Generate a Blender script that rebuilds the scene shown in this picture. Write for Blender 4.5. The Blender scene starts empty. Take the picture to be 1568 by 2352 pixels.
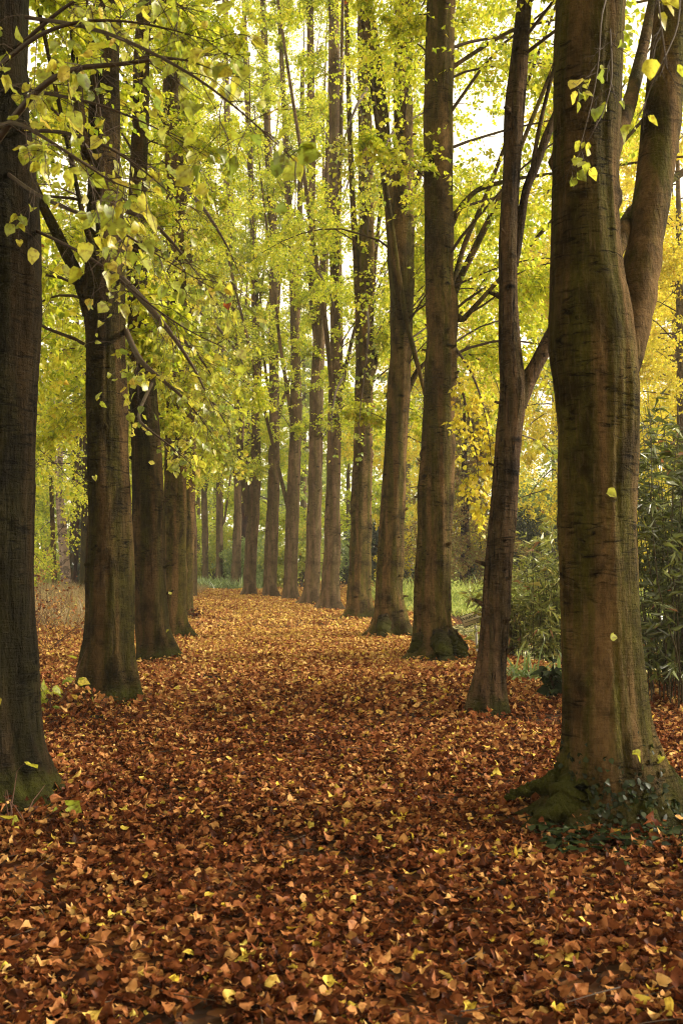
import bpy, math, time
import numpy as np
T0 = time.time()
R = math.radians
rng = np.random.default_rng(11)
scene = bpy.context.scene
COL = scene.collection
F = 2287.0            # focal length in pixels of a 1568 x 2352 view of the photograph
HC = 1.6              # camera height
PITCH = math.atan(114 / F)

def P(px, py, d):
    """The point seen at (px, py) of the 1568 x 2352 view, d metres down the avenue."""
    x = (px - 784) / F
    z = (1176 - py) / F
    c, s = math.cos(PITCH), math.sin(PITCH)
    y2 = c - z * s
    z2 = s + z * c
    k = d / y2
    return np.array([x * k, d, HC + z2 * k])

# ------------------------------------------------------------------ terrain
PCX, PCY, PRX, PRY = 9.8, 23.5, 7.0, 9.6
def pond_f(x, y):
    return ((np.abs(x - PCX) / PRX) ** 4 + (np.abs(y - PCY) / PRY) ** 4) ** 0.25
def sstep(a, b, t):
    t = np.clip((t - a) / (b - a), 0, 1)
    return t * t * (3 - 2 * t)
def ground_z(x, y):
    x = np.asarray(x, float); y = np.asarray(y, float)
    h = 0.025 * np.sin(x * 1.7 + 0.6) * np.sin(y * 1.1) + 0.018 * np.sin(x * 3.9 + y * 2.3)
    h = h + 0.35 * sstep(-4.5, -9, x) * sstep(12, 22, y) * (1 - sstep(40, 60, y))
    f = pond_f(x, y)
    h = h - 0.95 * (1 - sstep(0.86, 1.07, f))
    return h
WATER_Z = -0.33
HAZE = 0.0008

# ------------------------------------------------------------------ materials
def new_mat(name):
    m = bpy.data.materials.new(name); m.use_nodes = True
    nt = m.node_tree; nt.nodes.clear()
    out = nt.nodes.new('ShaderNodeOutputMaterial')
    return m, nt, out
def N(nt, typ, **kw):
    n = nt.nodes.new(typ)
    for k, v in kw.items():
        if k.startswith('i_'):
            n.inputs[k[2:].replace('_', ' ')].default_value = v
        else:
            setattr(n, k, v)
    return n
def ramp(nt, stops, interp='LINEAR'):
    n = nt.nodes.new('ShaderNodeValToRGB')
    cr = n.color_ramp; cr.interpolation = interp
    while len(cr.elements) < len(stops): cr.elements.new(0.5)
    for e, (p, c) in zip(cr.elements, stops):
        e.position = p; e.color = (c[0], c[1], c[2], 1)
    return n
def mixc(nt, fac, a, b, blend='MIX'):
    n = nt.nodes.new('ShaderNodeMix'); n.data_type = 'RGBA'; n.blend_type = blend
    L = nt.links
    if isinstance(fac, (int, float)): n.inputs[0].default_value = fac
    else: L.new(fac, n.inputs[0])
    for v, i in ((a, 6), (b, 7)):
        if isinstance(v, tuple): n.inputs[i].default_value = (*v, 1)
        else: L.new(v, n.inputs[i])
    return n.outputs[2]

def leaf_mat(name, stops, trans=0.5, gloss=0.05, rough=0.45, spots=0.0):
    m, nt, out = new_mat(name); L = nt.links
    at = N(nt, 'ShaderNodeAttribute', attribute_name='r')
    cr = ramp(nt, stops); L.new(at.outputs['Fac'], cr.inputs[0])
    col = cr.outputs[0]
    if spots:
        tc = N(nt, 'ShaderNodeTexCoord')
        nz = N(nt, 'ShaderNodeTexNoise', i_Scale=spots, i_Detail=3.0)
        L.new(tc.outputs['Object'], nz.inputs['Vector'])
        r2 = ramp(nt, [(0.35, (0.55, 0.42, 0.3)), (0.52, (1, 1, 1)), (0.75, (1.12, 1.05, 0.95))])
        L.new(nz.outputs['Fac'], r2.inputs[0])
        col = mixc(nt, 1.0, col, r2.outputs[0], 'MULTIPLY')
    df = N(nt, 'ShaderNodeBsdfDiffuse'); tr = N(nt, 'ShaderNodeBsdfTranslucent'); gl = N(nt, 'ShaderNodeBsdfGlossy', i_Roughness=rough)
    L.new(col, df.inputs['Color']); L.new(col, tr.inputs['Color'])
    gl.inputs['Color'].default_value = (1, 1, 1, 1)
    m1 = N(nt, 'ShaderNodeMixShader'); m1.inputs[0].default_value = trans
    L.new(df.outputs[0], m1.inputs[1]); L.new(tr.outputs[0], m1.inputs[2])
    m2 = N(nt, 'ShaderNodeMixShader'); m2.inputs[0].default_value = gloss
    L.new(m1.outputs[0], m2.inputs[1]); L.new(gl.outputs[0], m2.inputs[2])
    L.new(m2.outputs[0], out.inputs['Surface'])
    return m

M = {}
M['lime'] = leaf_mat('lime_leaves_green', [(0, (0.26, 0.36, 0.02)), (0.4, (0.60, 0.66, 0.035)), (0.8, (0.80, 0.76, 0.07)), (0.94, (0.86, 0.70, 0.09)), (0.965, (0.42, 0.12, 0.03)), (1, (0.30, 0.08, 0.02))], 0.6, 0.04)
M['gold'] = leaf_mat('lime_leaves_gold', [(0, (0.55, 0.55, 0.04)), (0.4, (0.80, 0.72, 0.055)), (0.85, (0.84, 0.68, 0.07)), (0.97, (0.80, 0.52, 0.07)), (1, (0.55, 0.2, 0.04))], 0.6, 0.04)
M['near'] = leaf_mat('lime_leaves_near', [(0, (0.26, 0.36, 0.05)), (0.4, (0.50, 0.56, 0.05)), (0.8, (0.74, 0.70, 0.08)), (0.96, (0.80, 0.62, 0.12)), (1, (0.45, 0.10, 0.03))], 0.55, 0.06, 0.4, 45.0)
M['wood'] = leaf_mat('woodland_leaves', [(0, (0.22, 0.29, 0.05)), (0.5, (0.46, 0.50, 0.08)), (0.85, (0.66, 0.60, 0.09)), (1, (0.70, 0.46, 0.10))], 0.55, 0.03)
M['grey'] = leaf_mat('grey_green_leaves', [(0, (0.13, 0.19, 0.06)), (0.6, (0.28, 0.36, 0.11)), (1, (0.44, 0.48, 0.16))], 0.45, 0.03)
M['dark'] = leaf_mat('evergreen_leaves', [(0, (0.012, 0.02, 0.008)), (0.6, (0.03, 0.045, 0.015)), (1, (0.07, 0.08, 0.02))], 0.25, 0.05)
M['rust'] = leaf_mat('rusty_conifer_leaves', [(0, (0.20, 0.09, 0.03)), (0.4, (0.32, 0.20, 0.06)), (0.7, (0.32, 0.30, 0.07)), (1, (0.28, 0.34, 0.09))], 0.5, 0.03)
M['litter'] = leaf_mat('fallen_leaf', [(0, (0.048, 0.014, 0.006)), (0.2, (0.13, 0.036, 0.012)), (0.4, (0.26, 0.088, 0.032)), (0.58, (0.43, 0.185, 0.070)), (0.74, (0.64, 0.36, 0.13)), (0.9, (0.84, 0.58, 0.24)), (0.96, (0.72, 0.53, 0.06)), (1, (0.72, 0.60, 0.14))], 0.2, 0.006, 0.45, 38.0)
M['afloat'] = leaf_mat('floating_leaf', [(0, (0.40, 0.36, 0.12)), (0.5, (0.66, 0.58, 0.22)), (1, (0.80, 0.74, 0.42))], 0.2, 0.12, 0.3)
M['bamboo'] = leaf_mat('bamboo_leaves', [(0, (0.07, 0.09, 0.015)), (0.5, (0.24, 0.28, 0.045)), (0.85, (0.46, 0.48, 0.10)), (0.94, (0.58, 0.50, 0.14)), (1, (0.42, 0.17, 0.06))], 0.45, 0.08, 0.35)
M['strap'] = leaf_mat('strap_leaves', [(0, (0.08, 0.12, 0.03)), (0.6, (0.19, 0.27, 0.07)), (1, (0.36, 0.42, 0.13))], 0.35, 0.08, 0.35)
M['ivy'] = leaf_mat('ivy_leaves', [(0, (0.008, 0.014, 0.004)), (0.7, (0.02, 0.032, 0.008)), (1, (0.045, 0.06, 0.018))], 0.2, 0.02, 0.4)
M['dry'] = leaf_mat('dry_grass_blades', [(0, (0.22, 0.15, 0.07)), (0.6, (0.40, 0.30, 0.16)), (1, (0.36, 0.38, 0.12))], 0.35, 0.03)
M['grass'] = leaf_mat('bank_grass_blades', [(0, (0.18, 0.25, 0.05)), (0.6, (0.48, 0.56, 0.12)), (1, (0.78, 0.78, 0.28))], 0.4, 0.05)

def bark_mat(name, brown, olive, dark, scale=1.0, crack=0.4, moss=True, ml=1.22, pale=(0.30, 0.22, 0.15)):
    m, nt, out = new_mat(name); L = nt.links
    tc = N(nt, 'ShaderNodeTexCoord')
    def mapped(sx, sy, sz):
        mp = N(nt, 'ShaderNodeMapping'); mp.inputs['Scale'].default_value = (sx, sy, sz)
        L.new(tc.outputs['Object'], mp.inputs['Vector']); return mp.outputs[0]
    def noise(vec, sc, det=5.0, rough=0.6, dist=0.0):
        n = N(nt, 'ShaderNodeTexNoise', i_Scale=sc, i_Detail=det, i_Roughness=rough, i_Distortion=dist)
        L.new(vec, n.inputs['Vector']); return n.outputs['Fac']
    def mr(v, a, b, c=0.0, d=1.0):
        n = N(nt, 'ShaderNodeMapRange', clamp=True)
        n.inputs[1].default_value = a; n.inputs[2].default_value = b; n.inputs[3].default_value = c; n.inputs[4].default_value = d
        L.new(v, n.inputs[0]); return n.outputs[0]
    streak = noise(mapped(7 * scale, 7 * scale, 0.45), 1.0, 4.0, 0.55)
    col = mixc(nt, mr(streak, 0.42, 0.58), brown, olive)
    streak2 = noise(mapped(11 * scale, 11 * scale, 0.9), 1.0, 5.0, 0.6, 0.3)
    col = mixc(nt, mr(streak2, 0.60, 0.78, 0, 0.55), col, pale)
    blot = noise(mapped(3.5, 3.5, 2.2), 1.0, 6.0, 0.65, 0.4)
    col = mixc(nt, mr(blot, 0.46, 0.64, 0, 0.85), col, dark)
    big = noise(mapped(1.6, 1.6, 0.5), 1.0, 4.0, 0.6, 0.6)
    col = mixc(nt, mr(big, 0.45, 0.62, 0, 0.7), col, dark)
    fine = noise(mapped(45, 45, 20), 1.0, 6.0, 0.7)
    col = mixc(nt, mr(fine, 0.36, 0.58, 0.36, 0.0), col, dark)
    grain = noise(mapped(60, 60, 7), 1.0, 4.0, 0.7)
    col = mixc(nt, mr(grain, 0.52, 0.70, 0, 0.16), col, pale)
    wrk = noise(mapped(7, 7, 55), 1.0, 4.0, 0.6, 0.8)
    col = mixc(nt, mr(wrk, 0.58, 0.72, 0, 0.4), col, dark)
    # level lenticel bars and brow-shaped branch scars
    bars = noise(mapped(5, 5, 22), 1.0, 5.0, 0.62, 1.6)
    bgate = mr(noise(mapped(1.7, 1.7, 1.3), 1.0, 3.0), 0.42, 0.56)
    bm_ = N(nt, 'ShaderNodeMath', operation='MULTIPLY'); L.new(mr(bars, 0.54, 0.66, 0, 0.95), bm_.inputs[0]); L.new(bgate, bm_.inputs[1])
    barm = bm_.outputs[0]
    col = mixc(nt, barm, col, tuple(0.35 * c for c in dark))
    vor = N(nt, 'ShaderNodeTexVoronoi', feature='F1'); vor.inputs['Scale'].default_value = 1.0
    dn = N(nt, 'ShaderNodeTexNoise', i_Scale=9.0, i_Detail=3.0); L.new(tc.outputs['Object'], dn.inputs['Vector'])
    vm = N(nt, 'ShaderNodeVectorMath', operation='MULTIPLY_ADD'); L.new(dn.outputs['Color'], vm.inputs[0]); vm.inputs[1].default_value = (0.35, 0.35, 0.35)
    L.new(mapped(2.4, 2.4, 5.5), vm.inputs[2]); L.new(vm.outputs[0], vor.inputs['Vector'])
    sc_ = N(nt, 'ShaderNodeSeparateColor'); L.new(vor.outputs['Color'], sc_.inputs[0])
    rare = mr(sc_.outputs[0], 0.70, 0.74)
    kd = mr(vor.outputs['Distance'], 0.06, 0.24, 1.0, 0.0)
    km = N(nt, 'ShaderNodeMath', operation='MULTIPLY'); L.new(kd, km.inputs[0]); L.new(rare, km.inputs[1]); knot = km.outputs[0]
    col = mixc(nt, knot, col, tuple(0.3 * c for c in dark))
    crk = noise(mapped(22 * scale, 22 * scale, 2.2), 1.0, 4.0, 0.6, 0.5)
    crm = mr(crk, 0.56, 0.68, 0, crack)
    col = mixc(nt, crm, col, tuple(0.45 * c for c in dark))
    if moss:
        sep = N(nt, 'ShaderNodeSeparateXYZ'); L.new(tc.outputs['Object'], sep.inputs[0])
        low = mr(sep.outputs['Z'], 0.05, 0.75, 1.0, 0.0)
        mz = noise(mapped(5, 5, 4), 1.0, 5.0, 0.65)
        ad = N(nt, 'ShaderNodeMath', operation='ADD'); L.new(low, ad.inputs[0]); L.new(mz, ad.inputs[1])
        mm = mr(ad.outputs[0], ml, ml + .33, 0, 0.9)
        mcol = mixc(nt, fine, (0.016, 0.020, 0.003), (0.085, 0.085, 0.010))
        col = mixc(nt, mm, col, mcol)
        soil = mr(sep.outputs['Z'], 0.0, 0.14, 0.7, 0.0)
        col = mixc(nt, soil, col, (0.02, 0.015, 0.008))
    bs = N(nt, 'ShaderNodeBsdfPrincipled'); bs.inputs['Roughness'].default_value = 0.85
    bs.inputs['Specular IOR Level'].default_value = 0.08
    L.new(col, bs.inputs['Base Color'])
    hsum = None
    for v, w in ((fine, 0.9), (wrk, -0.5), (grain, 0.5), (crm, -0.9), (barm, -0.55), (knot, 0.8), (blot, 0.6), (streak2, 0.5)):
        mu = N(nt, 'ShaderNodeMath', operation='MULTIPLY'); L.new(v, mu.inputs[0]); mu.inputs[1].default_value = w
        if hsum is None: hsum = mu.outputs[0]
        else:
            a = N(nt, 'ShaderNodeMath', operation='ADD'); L.new(hsum, a.inputs[0]); L.new(mu.outputs[0], a.inputs[1]); hsum = a.outputs[0]
    bp = N(nt, 'ShaderNodeBump'); bp.inputs['Strength'].default_value = 1.0; bp.inputs['Distance'].default_value = 0.04
    L.new(hsum, bp.inputs['Height']); L.new(bp.outputs[0], bs.inputs['Normal'])
    L.new(bs.outputs[0], out.inputs['Surface'])
    return m
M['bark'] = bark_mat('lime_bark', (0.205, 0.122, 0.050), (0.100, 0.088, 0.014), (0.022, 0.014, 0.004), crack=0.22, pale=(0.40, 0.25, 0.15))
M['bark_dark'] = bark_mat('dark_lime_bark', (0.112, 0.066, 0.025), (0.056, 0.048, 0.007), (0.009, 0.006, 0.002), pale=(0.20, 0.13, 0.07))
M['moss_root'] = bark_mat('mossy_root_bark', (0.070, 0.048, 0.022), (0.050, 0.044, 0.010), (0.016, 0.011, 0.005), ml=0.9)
M['bark_shaded'] = bark_mat('shade_dark_bark', (0.034, 0.021, 0.008), (0.020, 0.017, 0.004), (0.004, 0.003, 0.0015), pale=(0.10, 0.075, 0.045))  # lime bark darkened: shade on the first left trunk put into its colour
M['bark_ridged'] = bark_mat('ridged_bark', (0.170, 0.100, 0.055), (0.085, 0.060, 0.024), (0.018, 0.011, 0.006), 1.6, 0.95)
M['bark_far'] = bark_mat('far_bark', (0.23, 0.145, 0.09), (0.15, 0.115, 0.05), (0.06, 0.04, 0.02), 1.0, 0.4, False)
M['bark_red'] = bark_mat('red_bark', (0.075, 0.028, 0.016), (0.04, 0.018, 0.010), (0.012, 0.006, 0.004), 1.5, 0.9, False, (0.22, 0.12, 0.08))
def plain(name, c, rough=0.7, spec=0.3):
    m, nt, out = new_mat(name); L = nt.links
    tc = N(nt, 'ShaderNodeTexCoord'); nz = N(nt, 'ShaderNodeTexNoise', i_Scale=18.0, i_Detail=5.0)
    L.new(tc.outputs['Object'], nz.inputs['Vector'])
    col = mixc(nt, nz.outputs['Fac'], tuple(0.7 * v for v in c), tuple(min(1, 1.25 * v) for v in c))
    bs = N(nt, 'ShaderNodeBsdfPrincipled'); bs.inputs['Roughness'].default_value = rough
    bs.inputs['Specular IOR Level'].default_value = spec
    L.new(col, bs.inputs['Base Color']); L.new(bs.outputs[0], out.inputs['Surface']); return m
M['twig'] = plain('twig_wood', (0.060, 0.036, 0.022))
M['twig_red'] = plain('reddish_twig_wood', (0.10, 0.045, 0.03))
M['culm'] = plain('bamboo_culm', (0.055, 0.040, 0.015), 0.6)
M['post'] = plain('sign_post_paint', (0.62, 0.61, 0.58), 0.5)
M['board'] = plain('sign_board_paint', (0.68, 0.58, 0.38), 0.5)
M['ink'] = plain('sign_ink', (0.03, 0.03, 0.03), 0.6)
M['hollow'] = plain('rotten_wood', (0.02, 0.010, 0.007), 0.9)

def birch_mat():
    m, nt, out = new_mat('birch_bark'); L = nt.links
    tc = N(nt, 'ShaderNodeTexCoord')
    mp = N(nt, 'ShaderNodeMapping'); mp.inputs['Scale'].default_value = (2.5, 2.5, 5.5)
    L.new(tc.outputs['Object'], mp.inputs[0])
    nz = N(nt, 'ShaderNodeTexNoise', i_Scale=1.0, i_Detail=4.0, i_Distortion=0.8); L.new(mp.outputs[0], nz.inputs[0])
    cr = ramp(nt, [(0.0, (0.40, 0.29, 0.24)), (0.50, (0.34, 0.25, 0.20)), (0.56, (0.05, 0.03, 0.025)), (0.66, (0.30, 0.22, 0.18)), (1, (0.42, 0.32, 0.27))])
    L.new(nz.outputs[0], cr.inputs[0])
    bs = N(nt, 'ShaderNodeBsdfPrincipled'); bs.inputs['Roughness'].default_value = 0.8
    L.new(cr.outputs[0], bs.inputs['Base Color']); L.new(bs.outputs[0], out.inputs[0]); return m
M['birch'] = birch_mat()

def ground_mat():
    m, nt, out = new_mat('leafy_soil'); L = nt.links
    geo = N(nt, 'ShaderNodeNewGeometry')
    v1 = N(nt, 'ShaderNodeTexVoronoi', feature='F1', i_Scale=17.0, i_Randomness=1.0); L.new(geo.outputs['Position'], v1.inputs['Vector'])
    sp = N(nt, 'ShaderNodeSeparateColor'); L.new(v1.outputs['Color'], sp.inputs[0])
    cr = ramp(nt, [(0, (0.020, 0.010, 0.005)), (0.4, (0.06, 0.022, 0.009)), (0.7, (0.14, 0.05, 0.016)), (1, (0.30, 0.13, 0.04))])
    L.new(sp.outputs[0], cr.inputs[0])
    nz = N(nt, 'ShaderNodeTexNoise', i_Scale=1.1, i_Detail=6.0); L.new(geo.outputs['Position'], nz.inputs['Vector'])
    soil = N(nt, 'ShaderNodeMapRange', clamp=True); L.new(nz.outputs[0], soil.inputs[0]); soil.inputs[1].default_value = 0.5; soil.inputs[2].default_value = 0.64
    col = mixc(nt, soil.outputs[0], cr.outputs[0], (0.022, 0.014, 0.009))
    # grass grows beyond the pond and in the far meadow
    at = N(nt, 'ShaderNodeAttribute', attribute_name='green')
    gz = N(nt, 'ShaderNodeTexNoise', i_Scale=2.5, i_Detail=8.0, i_Roughness=0.7); L.new(geo.outputs['Position'], gz.inputs['Vector'])
    gr = ramp(nt, [(0.3, (0.16, 0.22, 0.04)), (0.55, (0.40, 0.48, 0.09)), (0.75, (0.62, 0.60, 0.18))])
    L.new(gz.outputs[0], gr.inputs[0])
    col = mixc(nt, at.outputs['Fac'], col, gr.outputs[0])
    bs = N(nt, 'ShaderNodeBsdfPrincipled'); bs.inputs['Roughness'].default_value = 0.95
    bs.inputs['Specular IOR Level'].default_value = 0.1
    L.new(col, bs.inputs['Base Color'])
    bp = N(nt, 'ShaderNodeBump', i_Strength=0.6, i_Distance=0.03); L.new(v1.outputs['Distance'], bp.inputs['Height'])
    L.new(bp.outputs[0], bs.inputs['Normal']); L.new(bs.outputs[0], out.inputs[0]); return m
M['ground'] = ground_mat()
def water_mat():
    m, nt, out = new_mat('pond_water'); L = nt.links
    geo = N(nt, 'ShaderNodeNewGeometry')
    nz = N(nt, 'ShaderNodeTexNoise', i_Scale=5.0, i_Detail=4.0); L.new(geo.outputs['Position'], nz.inputs[0])
    bs = N(nt, 'ShaderNodeBsdfPrincipled'); bs.inputs['Base Color'].default_value = (0.03, 0.035, 0.018, 1)
    bs.inputs['Roughness'].default_value = 0.2; bs.inputs['IOR'].default_value = 1.33
    bp = N(nt, 'ShaderNodeBump', i_Strength=1.0, i_Distance=0.05); L.new(nz.outputs[0], bp.inputs['Height'])
    L.new(bp.outputs[0], bs.inputs['Normal']); L.new(bs.outputs[0], out.inputs[0]); return m
M['water'] = water_mat()

# ------------------------------------------------------------------ mesh building
def build(name, chunks, mats, parent=None, smooth=True, loc=None):
    """chunks: (verts n x 3, faces m x k, material index, per-vertex r or None)"""
    chunks = [c for c in chunks if len(c[1])]
    me = bpy.data.meshes.new(name)
    nv = sum(len(c[0]) for c in chunks)
    V = np.concatenate([c[0] for c in chunks]).astype(np.float32)
    loops, starts, totals, mi, off, ls = [], [], [], [], 0, 0
    rr = []
    for v, f, m_, r_ in chunks:
        f = np.asarray(f)
        loops.append((f + off).ravel()); k = f.shape[1]
        starts.append(ls + np.arange(len(f)) * k); totals.append(np.full(len(f), k)); mi.append(np.full(len(f), m_))
        ls += f.size; off += len(v)
        rr.append(np.zeros(len(v)) if r_ is None else r_)
    loops = np.concatenate(loops).astype(np.int32); starts = np.concatenate(starts).astype(np.int32)
    totals = np.concatenate(totals).astype(np.int32); mi = np.concatenate(mi).astype(np.int32)
    me.vertices.add(nv); me.vertices.foreach_set('co', V.ravel())
    me.loops.add(len(loops)); me.loops.foreach_set('vertex_index', loops)
    me.polygons.add(len(starts)); me.polygons.foreach_set('loop_start', starts)
    me.polygons.foreach_set('loop_total', totals)
    me.polygons.foreach_set('material_index', mi)
    if smooth: me.polygons.foreach_set('use_smooth', np.ones(len(starts), dtype=bool))
    a = me.attributes.new('r', 'FLOAT', 'POINT'); a.data.foreach_set('value', np.concatenate(rr).astype(np.float32))
    for m_ in mats: me.materials.append(m_)
    me.update(calc_edges=True)
    o = bpy.data.objects.new(name, me); COL.objects.link(o)
    if parent is not None: o.parent = parent
    if loc is not None: o.location = loc
    return o
def tag(o, label=None, cat=None, group=None, kind=None):
    if label: o['label'] = label
    if cat: o['category'] = cat
    if group: o['group'] = group
    if kind: o['kind'] = kind
    return o
def empty(name, loc, label, cat, group=None):
    o = bpy.data.objects.new(name, None); COL.objects.link(o); o.location = loc
    o.empty_display_size = 0.3
    return tag(o, label, cat, group)
def norm(v):
    return v / (np.linalg.norm(v, axis=-1, keepdims=True) + 1e-9)

def tube(pts, rad, sides=8, mat=0):
    pts = np.asarray(pts, float); rad = np.asarray(rad, float); n = len(pts)
    t = norm(np.gradient(pts, axis=0))
    ref = np.array([0, 1.0, 0]) if abs(t[0][1]) < 0.8 else np.array([1.0, 0, 0])
    u = norm(np.cross(t, ref)); v = np.cross(t, u)
    a = np.arange(sides) / sides * 2 * np.pi
    V = pts[:, None] + rad[:, None, None] * (np.cos(a)[None, :, None] * u[:, None] + np.sin(a)[None, :, None] * v[:, None])
    i = np.arange(n - 1)[:, None] * sides; j = np.arange(sides)[None]; j2 = (j + 1) % sides
    Fc = np.stack([i + j, i + j2, i + sides + j2, i + sides + j], -1).reshape(-1, 4)
    return (V.reshape(-1, 3), Fc, mat, None)
def tubes(pts, r0, r1, sides=3, mat=0):
    """pts: N x K x 3 polylines at once"""
    Nn, K, _ = pts.shape
    t = norm(np.gradient(pts, axis=1))
    ref = np.where(np.abs(t[..., 2:3]) < 0.8, np.array([0, 0, 1.0]), np.array([1.0, 0, 0]))
    u = norm(np.cross(t, ref)); v = np.cross(t, u)
    a = np.arange(sides) / sides * 2 * np.pi
    s = np.linspace(0, 1, K)[None, :]
    rad = (np.asarray(r0).reshape(-1, 1) * (1 - s) + np.asarray(r1).reshape(-1, 1) * s)
    V = pts[:, :, None] + rad[:, :, None, None] * (np.cos(a)[:, None] * u[:, :, None] + np.sin(a)[:, None] * v[:, :, None])
    base = (np.arange(Nn) * K * sides)[:, None, None]
    i = (np.arange(K - 1) * sides)[None, :, None]; j = np.arange(sides)[None, None]; j2 = (j + 1) % sides
    Fc = np.stack([base + i + j, base + i + j2, base + i + sides + j2, base + i + sides + j], -1).reshape(-1, 4)
    return (V.reshape(-1, 3), Fc, mat, None)

def grow(g, start, d, length, K, droop, wander):
    n = len(start); out = np.zeros((n, K, 3)); out[:, 0] = start; d = norm(d)
    step = (np.asarray(length) / (K - 1)).reshape(-1, 1)
    droop = np.broadcast_to(np.asarray(droop, float).reshape(-1, 1), (n, 1))
    for k in range(1, K):
        d = d + g.normal(0, wander, (n, 3)); d[:, 2:3] -= droop
        d = norm(d); out[:, k] = out[:, k - 1] + d * step
    return out
def along(pts, idx, t):
    K = pts.shape[1]; x = t * (K - 1); i = np.minimum(x.astype(int), K - 2); f = (x - i)[:, None]
    a = pts[idx, i]; b = pts[idx, i + 1]
    return a * (1 - f) + b * f, norm(b - a)
def offshoots(g, pts, n, t0, ang, flat=0.45):
    Nn = len(pts); idx = g.integers(0, Nn, n); t = t0 + (1 - t0) * g.random(n)
    p, d = along(pts, idx, t)
    q = g.normal(0, 1, (n, 3)); q[:, 2] *= flat
    q = norm(q - (q * d).sum(1, keepdims=True) * d)
    a = g.normal(ang, 0.2, n)[:, None]
    return idx, t, p, norm(np.cos(a) * d + np.sin(a) * q)

LEAF7 = (np.array([[0, 0, 0], [-.40, .10, 0], [-.46, .45, 0], [0, 1.0, 0], [.46, .45, 0], [.40, .10, 0], [0, .42, 0]]),
         np.array([[0, 6, 1], [1, 6, 2], [2, 6, 3], [3, 6, 4], [4, 6, 5], [5, 6, 0]]))
LEAF9 = (np.array([[0, 0, 0], [-.27, -.05, 0], [-.46, .16, 0], [-.47, .45, 0], [-.25, .76, 0], [0, 1.05, 0], [.25, .76, 0], [.47, .45, 0], [.46, .16, 0], [.27, -.05, 0], [0, .4, 0]]),
         np.array([[k, 10, (k + 1) % 10] for k in range(10)]))
LEAF5 = (np.array([[0, 0, 0], [-.43, .34, 0], [0, 1.0, 0], [.43, .34, 0]]), np.array([[0, 2, 1], [0, 3, 2]]))
LANCE = (np.array([[0, 0, 0], [-.065, .3, 0], [0, 1.0, 0], [.065, .3, 0]]), np.array([[0, 2, 1], [0, 3, 2]]))
def place_leaves(g, pos, axis, nor, size, tpl, mat, r, fold=0.25, curl=0.25, jit=0.035):
    T, Fc = tpl; n = len(pos); k = len(T)
    axis = norm(axis); nor = norm(nor - (nor * axis).sum(1, keepdims=True) * axis); b = np.cross(axis, nor)
    size = np.broadcast_to(size, (n,))
    wd = g.uniform(0.75, 1.15, n)
    fo = g.normal(fold, 0.2, n)[:, None] * np.abs(T[:, 0])[None] * 1.6
    cu = np.clip(g.normal(0, curl, n), -1.2, 1.2)[:, None] * ((T[:, 1] - 0.4) ** 2)[None] * 1.6
    tw = g.normal(0, curl, n)[:, None] * (T[:, 0] * T[:, 1])[None]
    z = fo + cu + tw
    jx = jy = 0
    if k >= 7:                        # torn, uneven outlines
        jx = g.normal(0, jit, (n, k)); jy = g.normal(0, jit, (n, k)); z = z + g.normal(0, jit * .8, (n, k))
    V = pos[:, None] + size[:, None, None] * ((T[None, :, 0] * wd[:, None] + jx)[:, :, None] * b[:, None] + (T[None, :, 1] + jy)[:, :, None] * axis[:, None] + z[:, :, None] * nor[:, None])
    Fa = (np.arange(n) * k)[:, None, None] + Fc[None]
    return (V.reshape(-1, 3), Fa.reshape(-1, Fc.shape[1]), mat, np.repeat(np.clip(r, 0, 1), k))
def leaf_on(g, tw, n, size, tpl, mat, rmean=0.5, rsd=0.25, t0=0.1, hang=0.55, petiole=0.0):
    idx = g.integers(0, len(tw), n); t = t0 + (1 - t0) * g.random(n)
    p, d = along(tw, idx, t)
    side = g.normal(0, 1, (n, 3)); side[:, 2] *= 0.4; side = norm(side)
    ax = norm(0.45 * d + 0.75 * side); ax[:, 2] -= hang * g.uniform(0.3, 1.6, n)
    nr = g.normal(0, 0.55, (n, 3)); nr[:, 2] += 0.75
    p0_ = p; p = p + norm(ax) * max(0.02, petiole)
    off = rng.normal(0, 0.15, len(tw))[idx]
    r = g.normal(rmean, rsd, n) + off
    r = np.where(r > 0.95, g.uniform(0.5, 0.95, n), r)
    rare = g.random(n) < 0.0006
    r = np.where(rare, 1.0, r)
    lv = place_leaves(g, p, ax, nr, size * g.uniform(0.6, 1.2, n), tpl, mat, r)
    if petiole: return lv, tubes(np.stack([p0_, p0_ * .5 + p * .5 + [0, 0, .004], p + norm(ax) * .01], 1), .0011, .0008, 3)
    return lv

def azimuths(g, n, lobes):
    """lobes: (degrees, spread, weight, length factor)"""
    w = np.array([l[2] for l in lobes], float); k = g.choice(len(lobes), n, p=w / w.sum())
    a = np.array([lobes[i][0] for i in k]) + g.normal(0, 1, n) * np.array([lobes[i][1] for i in k])
    return np.radians(a), np.array([lobes[i][3] for i in k])

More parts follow.
